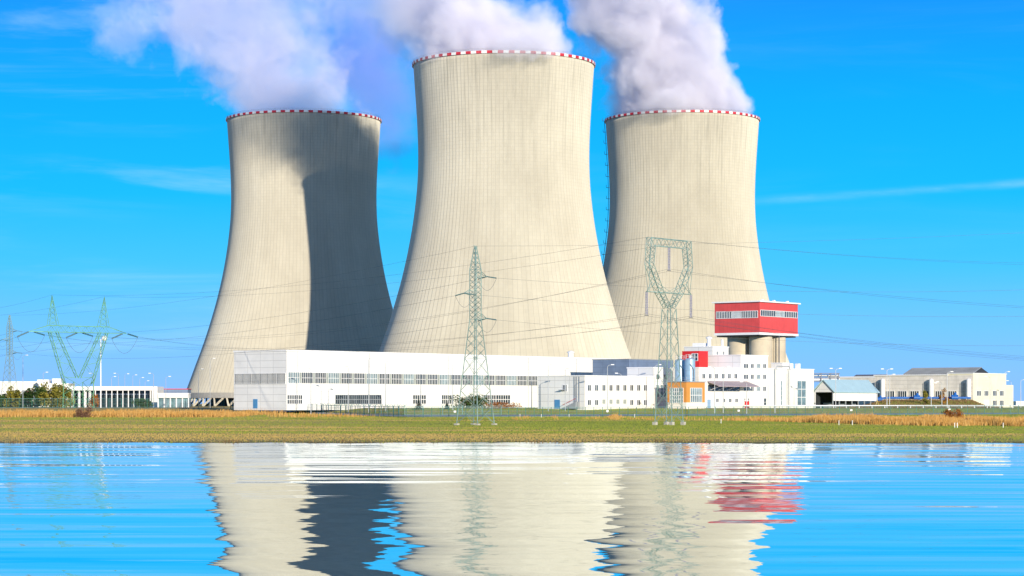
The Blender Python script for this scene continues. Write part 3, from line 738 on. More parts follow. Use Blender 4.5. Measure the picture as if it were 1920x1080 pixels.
for k in range(16): MB().box(1.2 + k * (w_ - 4) / 15, 1.5 + k * (w_ - 4) / 15, .4, .7, -.2, zz(732)).build('column', M['trim'], e)
for px in (124, 134, 146, 158, 166): x_ = (px - 120) * sc_; MB().lathe([(.55, -.2), (.55, zz(734))], 12, (x_, 2.2)).build('round_column', M['trim'], e, smooth=True)

def stripes(e, w_, zs, mat, n, d_=-.06):
    for z0_, z1_ in zs:
        for k in range(n):
            MB().box(lerp(.6, w_ - .6, k / n), lerp(.6, w_ - .6, (k + .82) / n), d_, .02, z0_, z1_).build('window', M[mat], e)
e, w_, h = simple('white_factory_block', 'white factory block at far left behind the autumn trees', -60, 72, 930, 716.5)
stripes(e, w_, [(h * .45, h * .6)], 'glass', 9)
e, w_, h = simple('pale_factory_block', 'pale factory block with a roof box behind the trees left of the wide pylon', 72.5, 128, 920, 720)
stripes(e, w_, [(h * .42, h * .60)], 'glass', 5)
MB().box(-1, 3.6, 2, 8, h + .3, h + 1.8).build('roof_unit', M['trim'], e); MB().box(5, 8.4, 2, 8, h + .3, h + 2.2).build('roof_unit', M['trim'], e)
e, w_, h = simple('grey_factory_annex', 'low grey-white annex with dark windows at the left edge', -60, 40, 860, 733, 'panel')
stripes(e, w_, [(h * .2, h * .5)], 'glass', 7)
e, w_, h = simple('footbridge_building', 'low white connecting wing running to the left tower foot', 296, 353, 830, 738.5, 'office', 6, 746)
MB().box(0, w_, 1, 5, -.2, CZ + (YH - 746) * 830 / FOC).build('glazed_front', M['glassl'], e)
for k in range(6): MB().box(k * w_ / 5 - .2, k * w_ / 5 + .2, .5, .9, -.2, CZ + (YH - 746) * 830 / FOC).build('column', M['trim'], e)
simple('dark_red_store', 'dark red roofed store behind the low connecting wing', 292, 352, 1000, 730, 'shadeblue', 10, 767, None, 'redb')
for (a, b, yt, lb_) in ((1905, 1935, 744, 'faint low building on the far right horizon'),):
    simple('distant_shed', lb_, a, b, 1500, 753, 'panel')

# white guard rail pipe on top of the embankment
gr = empty('guard_pipe', 'long white pipe on short supports along the top of the embankment on the right', 'pipeline', gp(1660, 668))
org = gr.location; pts = [Vector((U(px) * 668, 668, ground(U(px) * 668, 668))) - org + Vector((0, 0, .75)) for px in range(1395, 1990, 12)]
MB().tube(pts, .17, 8).build('pipe', M['trim'], gr)
for p_ in pts[::2]: MB().box(p_.x - .12, p_.x + .12, p_.y - .12, p_.y + .12, p_.z - 1.0, p_.z - .2).build('support', M['lamp'], gr)

# ------------------------------------------------------------------ pylons
def lattice(m_, levels, r=.07, rd=.04, rot=0.0, panels=None):
    """square lattice mast: levels = [(z, half side)], X bracing on each face"""
    zs = []
    for (z0, h0), (z1, h1) in zip(levels[:-1], levels[1:]):
        n = max(1, round((z1 - z0) / (max(h0, h1) * (panels or 1.25))))
        for k in range(n): zs.append((lerp(z0, z1, k / n), lerp(h0, h1, k / n)))
    zs.append(levels[-1])
    C = [(-1, -1), (1, -1), (1, 1), (-1, 1)]
    cor = lambda z, h, i: Vector((C[i][0] * h, C[i][1] * h, z))
    for (z0, h0), (z1, h1) in zip(zs[:-1], zs[1:]):
        for i in range(4):
            j = (i + 1) % 4
            m_.bar(cor(z0, h0, i), cor(z1, h1, i), r)
            m_.bar(cor(z0, h0, i), cor(z1, h1, j), rd); m_.bar(cor(z0, h0, j), cor(z1, h1, i), rd)
    for z_, h_ in levels[1:-1]:
        for i in range(4): m_.bar(cor(z_, h_, i), cor(z_, h_, (i + 1) % 4), rd * 1.2)
    return m_
def insulator(p, q, parent, mat='teal', r=.13, n=10):
    m_ = MB(); p, q = Vector(p), Vector(q); m_.bar(p, q, r * .45, 6)
    for k in range(n): m_.bar(p.lerp(q, (k + .15) / n), p.lerp(q, (k + .7) / n), r, 8)
    return m_.build('insulator', M[mat], parent)
def sagline(m_, p, q, sag, r, n=16):
    p, q = Vector(p), Vector(q)
    pts = [p.lerp(q, k / n) - Vector((0, 0, sag * 4 * (k / n) * (1 - k / n))) for k in range(n + 1)]
    m_.tube(pts, r, 5); return m_

# tension pylon with three stub arms
def make_slim(loc, label):
    T = empty('lattice_pylon', label, 'pylon', loc, R(52), 'slim three-armed pylons')
    k2 = 1 / 1.4
    m_ = lattice(MB(), [(0.3, 3.42 * k2), (12.2, 1.95 * k2), (19.2, 1.04 * k2), (28.4, 1.04 * k2), (32.6, .12)], .085, .036)
    m_.bar((-.6, 0, 32.7), (.6, 0, 32.7), .07); m_.build('mast', M['galv'], T)
    for a in (-1, 1):
        for b in (-1, 1): MB().box(a * 2.45 - .38, a * 2.45 + .38, b * 2.45 - .38, b * 2.45 + .38, -.6, .25).build('footing', M['footing'], T)
    for s_, z_ in ((1, 27.0), (-1, 23.7), (1, 19.3)):
        tip = (s_ * 3.3, 0, z_ + .25); am = MB(); h_ = .74
        for yy in (-h_, h_):
            am.bar((s_ * .74, yy, z_), tip, .06); am.bar((s_ * .74, yy, z_ + 1.1), tip, .05)
            am.bar((s_ * 1.9, yy * .5, z_ + .1), (s_ * .74, yy, z_ + 1.1), .04)
        am.build('cross_arm', M['galv'], T)
        a = Vector(tip) + Vector((-1.2, -1.6, -.5)); b = Vector(tip) + Vector((1.2, 2.0, -.25))
        a = Vector(tip) + Vector((-.9, 1.3, -.45)); b = Vector(tip) + Vector((1.5, -1.1, -.25))
        insulator(tip, a, T); insulator(tip, b, T)
        sagline(MB(), a, b, 2.2, .03, 12).build('jumper_cable', M['wire'], T)
    return T
zA = -2.55
A = make_slim((U(891.5) * 420, 420, zA), 'slim lattice pylon with stub arms standing in the field before the white hall')
A2 = copy_tree(A); A2.location = (U(18) * 815, 815, 0); A2['label'] = 'distant slim lattice pylon at the left edge of the picture'

# pylon with a window-shaped head
Bp = empty('lattice_pylon', 'green pylon with a window-shaped head standing in the field before the orange house', 'pylon', (U(1254.5) * 420, 420, zA), R(52), None)
lattice(MB(), [(.35, 1.85), (21.2, .92)], .085, .036, panels=1.6).build('mast', M['galv'], Bp)
for a in (-1, 1):
    for b in (-1, 1): MB().box(a * 1.85 - .36, a * 1.85 + .36, b * 1.85 - .36, b * 1.85 + .36, -.6, .55).build('footing', M['footing'], Bp)
def ladderframe(m_, outer, inner, dpt, r=.06, rd=.035, n=5):
    """3D lattice leg between an outer and an inner outline"""
    for (o0, o1), (i0, i1) in zip(zip(outer[:-1], outer[1:]), zip(inner[:-1], inner[1:])):
        for k in range(n):
            f0, f1 = k / n, (k + 1) / n
            L = lambda a, b, f: Vector((lerp(a[0], b[0], f), 0, lerp(a[1], b[1], f)))
            po, po1, pi, pi1 = L(o0, o1, f0), L(o0, o1, f1), L(i0, i1, f0), L(i0, i1, f1)
            for s_ in (-dpt, dpt):
                v_ = Vector((0, s_, 0)); m_.bar(po + v_, po1 + v_, r); m_.bar(pi + v_, pi1 + v_, r)
                if k % 2: m_.bar(po + v_, pi1 + v_, rd)
                else: m_.bar(pi + v_, po1 + v_, rd)
                w_ = Vector((0, -s_, 0)); m_.bar(po + v_, po1 + w_, rd); m_.bar(pi + v_, pi1 + w_, rd)
    return m_
hd = MB()
for s_ in (-1, 1):
    ladderframe(hd, [(s_ * .95, 21.2), (s_ * 3.9, 24.1), (s_ * 7.0, 29.0), (s_ * 6.5, 33.9)], [(s_ * .1, 21.4), (s_ * 2.3, 24.1), (s_ * 5.7, 29.1), (s_ * 5.1, 32.5)], .55, .065, .04)
    for yy in (-.5, .5): hd.bar((s_ * 7.0, yy, 29), (s_ * 6.6, yy * .3, 24.2), .045); hd.bar((s_ * 4.9, yy, 26), (s_ * 7.2, 0, 24.1), .05); hd.bar((s_ * 4.9, yy, 25.9), (0, yy, 24.2), .04)
hd.build('window_frame_head', M['galv'], Bp)
bm_ = MB()
for k in range(10):
    a, b = lerp(-6.5, 6.5, k / 10), lerp(-6.5, 6.5, (k + 1) / 10)
    for yy in (-.5, .5):
        bm_.bar((a, yy, 33.9), (b, yy, 33.9), .08)
        if abs((a + b) / 2) < 5.2: bm_.bar((a, yy, 32.5), (b, yy, 32.5), .07)
        bm_.bar((a, yy, 33.9 if k % 2 else 32.5), (b, yy, 32.5 if k % 2 else 33.9), .045)
bm_.build('top_beam', M['galv'], Bp)
bm_ = MB()
for yy in (-.5, .5): bm_.bar((-7.2, yy * .3, 24.1), (0, yy, 24.1), .09); bm_.bar((0, yy, 24.1), (7.2, yy * .3, 24.1), .09)
bm_.build('cross_arm', M['galv'], Bp)
BI = []
for x_, z_ in ((-7.2, 24.0), (0, 32.4), (7.2, 24.0)):
    for o_ in (-.22, .22): insulator((x_ + o_, 0, z_), (x_ + o_, 0, z_ - 4.1), Bp, 'violet', .12, 14)
    MB().bar((x_ - .6, 0, z_ - 4.2), (x_ + .6, 0, z_ - 4.2), .07).build('clamp', M['steel'], Bp)
    BI.append((x_, z_ - 4.3))
def bloc(x_, z_): return Bp.location + Vector((x_ * CPH, x_ * SPH, z_))

# wide portal pylon on the left
PC = R(39); Cp = empty('lattice_pylon', 'wide green portal pylon with two tall peaks at the left', 'pylon', (U(147) * 730, 730, -.05), PC, None)
lattice(MB(), [(0, 3.6), (8.3, 3.4)], .13, .07, panels=1.1).build('mast', M['galvl'], Cp)
m_ = MB()
for s_ in (-1, 1):
    ladderframe(m_, [(s_ * 4.9, 7.6), (s_ * 10.2, 24)], [(s_ * .4, 9.5), (s_ * 7.6, 24)], .9, .12, .06, 7)
    for yy in (-3.3, 3.3):
        m_.bar((s_ * 3.4, yy, 8.3), (s_ * 5.6, yy * .27, 10), .10)
m_.build('v_frame', M['galvl'], Cp)
for s_ in (-1, 1):
    m_ = MB()
    for c_ in ((7.2, -.9), (10.6, -.9), (10.6, .9), (7.2, .9)):
        m_.bar((s_ * c_[0], c_[1], 26), (s_ * 9.3, 0, 35.6), .08)
    for k in range(6):
        f0, f1 = k / 6, (k + 1) / 6
        for yy in (-.9, .9):
            L0, R0_ = Vector((s_ * lerp(7.2, 9.3, f0), yy * (1 - f0), lerp(26, 35.6, f0))), Vector((s_ * lerp(10.6, 9.3, f1), yy * (1 - f1), lerp(26, 35.6, f1)))
            m_.bar(L0, R0_, .05)
            L0, R0_ = Vector((s_ * lerp(10.6, 9.3, f0), yy * (1 - f0), lerp(26, 35.6, f0))), Vector((s_ * lerp(7.2, 9.3, f1), yy * (1 - f1), lerp(26, 35.6, f1)))
            m_.bar(L0, R0_, .05)
    m_.build('peak', M['galvl'], Cp)
m_ = MB()
for yy in (-.9, .9):
    m_.bar((-10.6, yy, 26), (10.6, yy, 26), .12)
    for s_ in (-1, 1): m_.bar((s_ * 10.6, yy, 26), (s_ * 17.3, 0, 24.05), .08); m_.bar((0, yy, 24), (s_ * 13, yy, 24), .11); m_.bar((s_ * 13, yy, 24), (s_ * 17.3, 0, 24), .10)
    for k in range(14):
        a, b = lerp(-10.6, 10.6, k / 14), lerp(-10.6, 10.6, (k + 1) / 14)
        m_.bar((a, yy, 26 if k % 2 else 24), (b, yy, 24 if k % 2 else 26), .055)
m_.build('cross_beam', M['galvl'], Cp)
cc, cs = math.cos(PC), math.sin(PC)
def cloc(x_, y_, z_): return Cp.location + Vector((x_ * cc - y_ * cs, x_ * cs + y_ * cc, z_))
CI = []
for x_ in (-16.5, .5, 16.8):
    a = Vector((x_ - .9 - 3.3, 1.2, 22.3)); b = Vector((x_ + .9 + 3.3, -.9, 22.9))
    insulator((x_ - .9, 0, 23.9), a, Cp, 'teal', .26, 12); insulator((x_ + .9, 0, 23.9), b, Cp, 'teal', .26, 12)
    sagline(MB(), a, b, 5.0, .045, 14).build('jumper_cable', M['wire'], Cp)
    CI.append((a, b))

# ------------------------------------------------------------------ power lines
def cable(p, q, sag, label, r=.03, grp=None):
    p, q = Vector(p), Vector(q)
    m_ = MB(); sagline(m_, Vector((0, 0, 0)), q - p, sag, r * .62, 28)
    return tag(m_.build('power_line', M['wire'], None, loc=p), label, 'power line', grp)
def aloc(T, x_, y_, z_): return T.location + Vector((x_ * CPH - y_ * SPH, x_ * SPH + y_ * CPH, z_))
tipsA = [(1, 27.0), (-1, 23.7), (1, 19.3)]
nm = ['upper right', 'left', 'lower right']
cable(aloc(A, 0, 0, 32.7), aloc(A2, 0, 0, 32.7), 3.0, 'thin earth wire falling left from the tip of the slim field pylon', .028)
cable(aloc(A, 0, 0, 32.7), P(2150, 424, 415), .9, 'thin earth wire running right from the tip of the slim field pylon', .024)
for (s_, z_), n_, ey in zip(tipsA, nm, (534, 588, 645)):
    tip = Vector((s_ * 3.3, 0, z_ + .25)); a = tip + Vector((-.9, 1.3, -.45)); b = tip + Vector((1.5, -1.1, -.25))
    cable(aloc(A, *a), aloc(A2, *(tip + Vector((1.5, -1.1, -.25)))), 4.0, f'conductor running left from the {n_} arm of the slim field pylon', .032)
    cable(aloc(A, *b), P(2150, ey, 425), 1.9, f'conductor running right from the {n_} arm of the slim field pylon', .030)
    cable(aloc(A2, *a), P(-160, 640 + 30 * (n_ == 'lower right'), 900), 2.0, f'conductor leaving the left edge from the {n_} arm of the distant slim pylon', .04)
for s_, n_, ey in ((-1, 'left', 499), (1, 'right', 492)):
    cable(bloc(s_ * 6.5, 34), cloc(s_ * 9.3, 0, 35.7), 3.5, f'earth wire between the {n_} top corner of the window-headed pylon and the portal pylon', .03)
    cable(bloc(s_ * 6.5, 34), P(2200, ey, 470), 1.6, f'earth wire running right from the {n_} top corner of the window-headed pylon', .024)
    cable(cloc(s_ * 9.3, 0, 35.7), P(-150, 592 + 6 * s_, 760), 2.0, f'earth wire leaving the left edge from the {n_} peak of the portal pylon', .035)
for (x_, z_), (ia, ib), n_, ey in zip(BI, CI, ('left', 'centre', 'right'), (694, 590, 688)):
    for dz_, w_ in ((.0, 'lower'), (.4, 'upper')):
        cable(bloc(x_, z_ + dz_), cloc(ib.x, ib.y, ib.z + dz_ * .4), 5.0 + dz_ * 2, f'{w_} twin conductor from the {n_} insulator of the window-headed pylon to the portal pylon', .03)
        cable(bloc(x_, z_ + dz_), P(2250, ey - dz_ * 10, 520), 1.4 + dz_ * 2, f'{w_} twin conductor running right from the {n_} insulator of the window-headed pylon', .03)
    cable(cloc(*ia), P(-160, 660 + 10 * (n_ == 'right'), 800), 2.0, f'conductor leaving the left edge from the {n_} string of the portal pylon', .04)

# ------------------------------------------------------------------ fences
def fence(name, label, pxa, pxb, doff, step, h, ytop=False, mat='fence', wires=7, vstep=.8):
    pts = []; px = pxa
    D0 = fence_D(pxa) + doff
    e0 = Vector((U(pxa) * D0, D0, ground(U(pxa) * D0, D0)))
    e = empty(name, label, 'fence', e0)
    line = []
    px = pxa
    while px <= pxb:
        D = fence_D(px) + doff; line.append(Vector((U(px) * D, D, ground(U(px) * D, D)))); px += 1
    acc = 0; posts = [line[0]]
    for a, b in zip(line[:-1], line[1:]):
        acc += (b - a).length
        if acc >= step: posts.append(b); acc = 0
    for p_ in posts:
        q_ = p_ - e0; m_ = MB(); m_.bar((q_.x, q_.y, q_.z - .3), (q_.x, q_.y, q_.z + h), .10 if not ytop else .11)
        if ytop: m_.bar((q_.x, q_.y, q_.z + h), (q_.x - .45, q_.y - .2, q_.z + h + .5), .05); m_.bar((q_.x, q_.y, q_.z + h), (q_.x + .45, q_.y + .2, q_.z + h + .5), .05)
        m_.build('post', M[mat], e)
    w = MB()
    for a, b in zip(posts[:-1], posts[1:]):
        a, b = a - e0, b - e0
        for k in range(wires):
            z_ = .15 + (h - .2) * k / (wires - 1)
            w.bar(a + Vector((0, 0, z_)), b + Vector((0, 0, z_)), 0.024 if 0 < k < wires - 1 else .05, 3, caps=False)
        n = max(1, round((b - a).length / vstep))
        for k in range(1, n): c_ = a.lerp(b, k / n); w.bar(c_ + Vector((0, 0, .1)), c_ + Vector((0, 0, h)), .016, 3, caps=False)
    w.build('mesh_panel', M['fencel'], e)
fence('perimeter_fence', 'pale green wire fence along the reeds at the left', -60, 430, 0, 3.9, 3.0)
fence('perimeter_fence', 'slanting green fence with Y-topped posts below the corner of the white hall', 432, 760, 0, 4.2, 2.6, True)
fence('inner_fence', 'second row of Y-topped fence posts close to the white hall wall', 436, 960, 17, 5.0, 2.2, True, 'fencel', 4, 3)
fence('perimeter_fence', 'green wire fence in front of the hall and office between the two field pylons', 761.5, 1290, 0, 2.1, 2.45)
fence('perimeter_fence', 'green wire fence right of the orange house reaching the right edge', 1291, 1990, 0, 2.3, 2.45, False, 'fence', 9, .5)
for px, D_, lb_ in ((853, 561, 'small white sign plate on the fence left of the slim field pylon'), (1139, 570, 'small white sign plate on the fence below the office'), (1385, 578, 'small white sign plate on the fence below the canopy'), (1596, 585, 'small white sign plate on the fence below the open shed'), (1780, 592, 'small white sign plate on the fence below the workshop hall')):
    q_ = gp(px, D_); tag(MB().box(-.28, .28, -.03, .03, 1.2, 1.65).build('sign_plate', M['trim'], None, loc=q_ + Vector((0, -.2, 0))), lb_, 'sign')
for i, (px, py) in enumerate(((1015, 783), (1067, 783), (1190, 783), (1352, 794), (1573, 797), (1598, 797), (1790, 803), (1795, 803), (1881, 803), (975, 782))):
    D_ = 500
    for _ in range(40):
        zz_ = ground(U(px) * D_, D_); yy_ = YH + (CZ - zz_) * FOC / D_
        D_ += (yy_ - py) * 4
        D_ = max(380, min(560, D_))
    q_ = gp(px, D_); nearby = ['right of the slim field pylon, second from the left', 'below the corner of the office block', 'left of the window-headed pylon', 'right of the window-headed pylon', 'below the open shed, the left one', 'below the open shed, the right one', 'left one of a close pair at the right', 'right one of a close pair at the right', 'furthest to the right in the field', 'right of the slim field pylon, nearest to it'][i]
    m_ = MB(); m_.box(-.045, .045, -.045, .045, -.2, .75).box(-.06, .06, -.06, .06, .75, .84)
    tag(m_.build('marker_stake', M['trim'], None, loc=q_), f'white marker stake in the grass, {nearby}', 'stake', 'marker stakes in the field')

# ------------------------------------------------------------------ lamp posts
LP = {}
def lamp(px, ytop, D, style, label):
    """style: 1 arm right, -1 arm left, 2 double, 0 ball mast"""
    z0_ = ground(U(px) * D, D); h = CZ + (YH - ytop) * D / FOC - z0_
    key = style
    T = empty('lamp_post', label, 'lamp post', (U(px) * D, D, z0_), 0, 'lamp posts around the plant')
    m_ = MB(); m_.bar((0, 0, 0), (0, 0, h * .5), .13 if style else .24, 8, r2=.10 if style else .20); m_.bar((0, 0, h * .5), (0, 0, h - (.5 if style else 0)), .10 if style else .20, 8, r2=.07 if style else .14)
    m_.build('pole', M['lamp'] if style else M['trim'], T)
    if style == 0:
        MB().lathe([(.05, h - .6), (.8, h - .3), (1.0, h + .3), (.7, h + 1.0), (.05, h + 1.2)], 14, (1.2, 0)).build('lamp_head', M['lampw'], T, smooth=True)
        MB().bar((0, 0, h - .2), (1.2, 0, h - .2), .1).build('arm', M['lamp'], T); return
    for s_ in ((-1, 1) if style == 2 else (style,)):
        MB().tube([(0, 0, h - .5), (s_ * .35, 0, h - .12), (s_ * 1.1, 0, h)], .055, 5).build('arm', M['lamp'], T)
        MB().box(s_ * 1.35 - .42, s_ * 1.35 + .42, -.2, .2, h - .08, h + .16).build('lamp_head', M['lampw'], T)
for px, yt, D, st_, lb_ in (
    (189, 636, 760, 0, 'tall white mast with a round lamp right of the wide portal pylon'),
    (43, 666, 770, 1, 'street lamp just right of the distant slim pylon at far left'),
    (81, 698, 800, 1, 'short street lamp among the autumn trees left of the portal pylon'),
    (176, 700, 840, -1, 'street lamp above the canopy building left end'),
    (209, 706, 860, 1, 'street lamp behind the canopy building just right of the white mast'),
    (222, 700, 880, -1, 'double dot street lamp over the middle of the canopy building, left one'),
    (234, 701, 900, 1, 'street lamp over the middle of the canopy building, right one'),
    (249, 703, 920, 1, 'street lamp above the green bush of the canopy building'),
    (262, 708, 940, 1, 'low street lamp left of the canopy building end wall'),
    (272, 714, 960, 1, 'lowest street lamp beside the canopy building end wall'),
    (288, 700, 800, -1, 'street lamp above the canopy building end wall'),
    (311, 706, 790, 1, 'street lamp above the low connecting wing'),
    (372, 692, 780, 1, 'street lamp before the left foot of the left tower'),
    (394, 672, 765, 1, 'taller street lamp before the foot of the left tower'),
    (583, 690, 630, -1, 'street lamp before the left third of the white hall'),
    (653, 686, 628, -1, 'street lamp before the double window of the white hall'),
    (691, 671, 620, 1, 'tall street lamp with a long arm before the white hall'),
    (723, 677, 618, 1, 'dark-headed street lamp right of the tall one before the white hall'),
    (789, 693, 640, -1, 'street lamp right above the small spruce by the white hall'),
    (849, 680, 616, 1, 'street lamp left of the slim field pylon before the hall'),
    (997, 697, 640, -1, 'street lamp right of the hedge before the white hall'),
    (1028, 683, 612, 1, 'street lamp before the grey side wall of the office'),
    (1060, 690, 615, 1, 'street lamp beside the blue door of the office'),
    (1139, 684, 604, 1, 'street lamp before the sunlit office front'),
    (1165, 700, 640, -1, 'shorter street lamp rising over the office roof'),
    (1228, 684, 640, 1, 'street lamp left of the window-headed pylon'),
    (1340, 688, 603, -1, 'street lamp before the canopy of the service building'),
    (1356, 688, 606, 1, 'street lamp in the middle of the canopy of the service building'),
    (1400, 716, 600, -1, 'short street lamp before the four-storey part of the service building'),
    (1453, 692, 606, 1, 'street lamp left of the arched pipe'),
    (1567, 691, 668, 2, 'double-armed lamp before the open shed'),
    (1663, 692, 668, 2, 'double-armed lamp at the left end of the workshop hall'),
    (1668, 702, 720, 1, 'thin street lamp behind the double-armed lamp of the workshop hall'),
    (1746, 718, 715, 1, 'short street lamp by the middle duct of the workshop hall'),
    (1766, 716, 716, -1, 'street lamp between the two autumn trees on the bank'),
    (1776, 697, 668, 1, 'tall street lamp right of the tall autumn tree'),
    (1857, 706, 690, -1, 'street lamp before the cream end block'),
    (1884, 697, 800, 1, 'street lamp rising above the cream end block'),
    (1896, 714, 830, -1, 'street lamp at the stair tower of the cream end block'),
    (1914, 712, 760, 1, 'street lamp at the right edge of the picture')):
    lamp(px, yt, D, st_, lb_)

# ------------------------------------------------------------------ vegetation
def leafmat(name, c1, c2, c3, wr=.55):
    mt = bpy.data.materials.new(name); mt.use_nodes = True
    t = NT(mt.node_tree); t.n.clear()
    ge = t.node('ShaderNodeNewGeometry')
    rnd = ge.outputs['Random Per Island']
    tc = t.node('ShaderNodeTexCoord'); n = t.noise(tc.outputs['Object'], .5, 3)
    colr = t.ramp(t.m('ADD', t.m('MULTIPLY', rnd, wr), t.m('MULTIPLY', n, 1 - wr)), [(0.1, c1), (.5, c2), (.9, c3)])
    p = t.node('ShaderNodeBsdfPrincipled', {'Base Color': colr, 'Roughness': .8, 'Specular IOR Level': .15})
    tr = t.node('ShaderNodeBsdfTranslucent', {'Color': colr}); mx = t.node('ShaderNodeMixShader', {0: .25, 1: p.outputs[0], 2: tr.outputs[0]})
    o = t.node('ShaderNodeOutputMaterial'); t.l.new(mx.outputs[0], o.inputs[0]); return mt
LM = dict(green=leafmat('green_leaves', (.02, .05, .015), (.05, .10, .025), (.12, .16, .04)),
          yellow=leafmat('yellow_green_leaves', (.10, .10, .02), (.26, .24, .04), (.42, .34, .06)),
          orange=leafmat('orange_leaves', (.22, .10, .02), (.45, .22, .04), (.60, .36, .08)),
          brown=leafmat('brown_twigs', (.10, .05, .035), (.24, .12, .08), (.34, .20, .13)),
          rust=leafmat('rust_leaves', (.20, .07, .015), (.38, .14, .03), (.45, .20, .05)),
          spruce=leafmat('spruce_needles', (.008, .03, .02), (.02, .05, .035), (.04, .08, .05)))
REED = leafmat('dry_reeds', (.34, .17, .04), (.62, .34, .09), (.80, .52, .20))
REEDB = leafmat('brown_bank_grass', (.10, .06, .03), (.22, .14, .06), (.34, .24, .10))
REEDG = leafmat('grass_blades', (.17, .21, .022), (.26, .30, .038), (.38, .38, .07), .25)
REEDT = leafmat('tan_grass_blades', (.34, .24, .06), (.50, .35, .11), (.64, .46, .16), .25)
def rv(): 
    while 1:
        v = Vector((random.uniform(-1, 1), random.uniform(-1, 1), random.uniform(-1, 1)))
        if v.length < 1: return v
def leaf(m_, c, s_):
    a = rv().normalized(); b = a.cross(rv()).normalized()
    m_.add([c - a * s_ - b * s_ * .5, c + a * s_ - b * s_ * .5, c + a * s_ * .6 + b * s_ * .7, c - a * s_ * .6 + b * s_ * .7], [(0, 1, 2, 3)])
def tree(name, label, loc, h, w, mat, n=500, ls=.22, trunk=.35, group=None, catg='tree'):
    T = empty(name, label, catg, loc, random.uniform(0, 6), group)
    tb = MB(); tb.bar((0, 0, -.2), (w * .05, 0, h * trunk), .05 + h * .018, 7, r2=.03 + h * .012)
    tb.bar((w * .05, 0, h * trunk), (0, 0, h * .9), .03 + h * .012, 6, r2=.02)
    blobs = []
    for k in range(12):
        f = random.uniform(trunk * .7, .96); rr = w * .5 * (1 - abs(f - .5) * 1.1) * random.uniform(.4, .95); a = random.uniform(0, 6.28)
        c = Vector((math.cos(a) * rr, math.sin(a) * rr, h * f)); blobs.append((c, w * random.uniform(.14, .27)))
        tb.bar((0, 0, h * f * .75), c, .03 + h * .004, 5, r2=.015)
    tb.build('trunk', M['bark'], T)
    m_ = MB()
    for k in range(n):
        c, r_ = random.choice(blobs); v = rv(); leaf(m_, c + Vector((v.x * r_, v.y * r_, v.z * r_ * 1.25)), ls * random.uniform(.6, 1.3))
    m_.build('crown', LM[mat], T); return T
def shrub(name, label, loc, wx, wy, h, mat, n, ls=.16, stems=30, catg='bush', group=None):
    T = empty(name, label, catg, loc, 0, group)
    m_ = MB()
    for k in range(stems):
        a = random.uniform(0, 6.28); q = random.random() ** .5
        m_.bar((math.cos(a) * wx * .25 * q, math.sin(a) * wy * .25 * q, -.1), (math.cos(a) * wx * .48 * q, math.sin(a) * wy * .48 * q, h * random.uniform(.6, 1.0) * (1 - .4 * q)), .03, 4, r2=.01)
    m_.build('stems', LM['brown'] if mat != 'green' else M['bark'], T)
    m_ = MB(); bl = [(random.uniform(-.4, .4), random.uniform(-.4, .4), (.12, .3, .5, .7)[q_ % 4]) for q_ in range(28)]
    for k in range(n):
        b = random.choice(bl); v = rv()
        x_, y_, z_ = (b[0] + v.x * .2) * wx, (b[1] + v.y * .2) * wy, (b[2] * (1 - 1.1 * (b[0] ** 2)) + v.z * .22) * h
        leaf(m_, Vector((x_, y_, max(.03, z_))), ls * random.uniform(.6, 1.3))
    m_.build('foliage', LM[mat], T); return T
def at(px, D): return gp(px, D)
for px, yt, w_, mt, lb_ in ((9, 742, 5.5, 'green', 'low green tree at the far left edge'), (24, 728, 5, 'yellow', 'yellow autumn tree right of the distant slim pylon'), (38, 740, 5, 'green', 'small green tree behind the leftmost street lamp'),
        (50, 735, 4.5, 'brown', 'brownish autumn tree left of the round green tree'), (67, 729, 6, 'green', 'round dark green tree in the middle of the left tree row'), (84, 719, 4.2, 'yellow', 'tall narrow yellow tree in the left tree row'),
        (97, 724, 6, 'yellow', 'full yellow green tree left of the portal pylon'), (112, 727, 5.5, 'yellow', 'yellow green tree touching the portal pylon'), (124, 733, 4.5, 'yellow', 'small yellow tree at the foot of the portal pylon'), (180, 745, 4, 'rust', 'small rusty tree at the foot of the white mast')):
    D = 790 + random.uniform(-8, 8); q_ = at(px, D); h = CZ + (YH - yt) * D / FOC - q_.z
    tree('autumn_tree', lb_, q_, h, w_ * 1.35, mt, 1150, .30, .14, 'trees in a row on the left')
shrub('bush', 'dark green bush before the canopy building', at(268, 780), 6.5, 4, 3.6, 'green', 900, .24)
shrub('bush', 'bare reddish brown bush standing in the reeds at the left', at(158, 548), 4.2, 3.2, 3.0, 'brown', 1300, .10, 90)
shrub('bush', 'large dark green bush by the white hall behind the slim field pylon', at(880, 634), 10.0, 3.5, 4.6, 'green', 2200, .18, 40)
shrub('bush', 'pale brown bush right of the large dark one by the white hall', at(905, 640), 5.0, 2.5, 3.2, 'yellow', 500, .15)
shrub('hedge', 'low orange brown hedge below the hall windows right of the slim field pylon', at(943, 634), 9.0, 2.4, 2.1, 'rust', 1500, .14, 40, 'hedge')
shrub('bush', 'round rusty orange bush at the top of the reed bank on the right', at(1787, 474), 3.8, 3, 3.0, 'rust', 1500, .12, 60)
shrub('bush', 'flat dark brown bush at the foot of the reed bank on the right', at(1818, 455), 4.6, 2.2, 1.0, 'brown', 700, .09, 60)
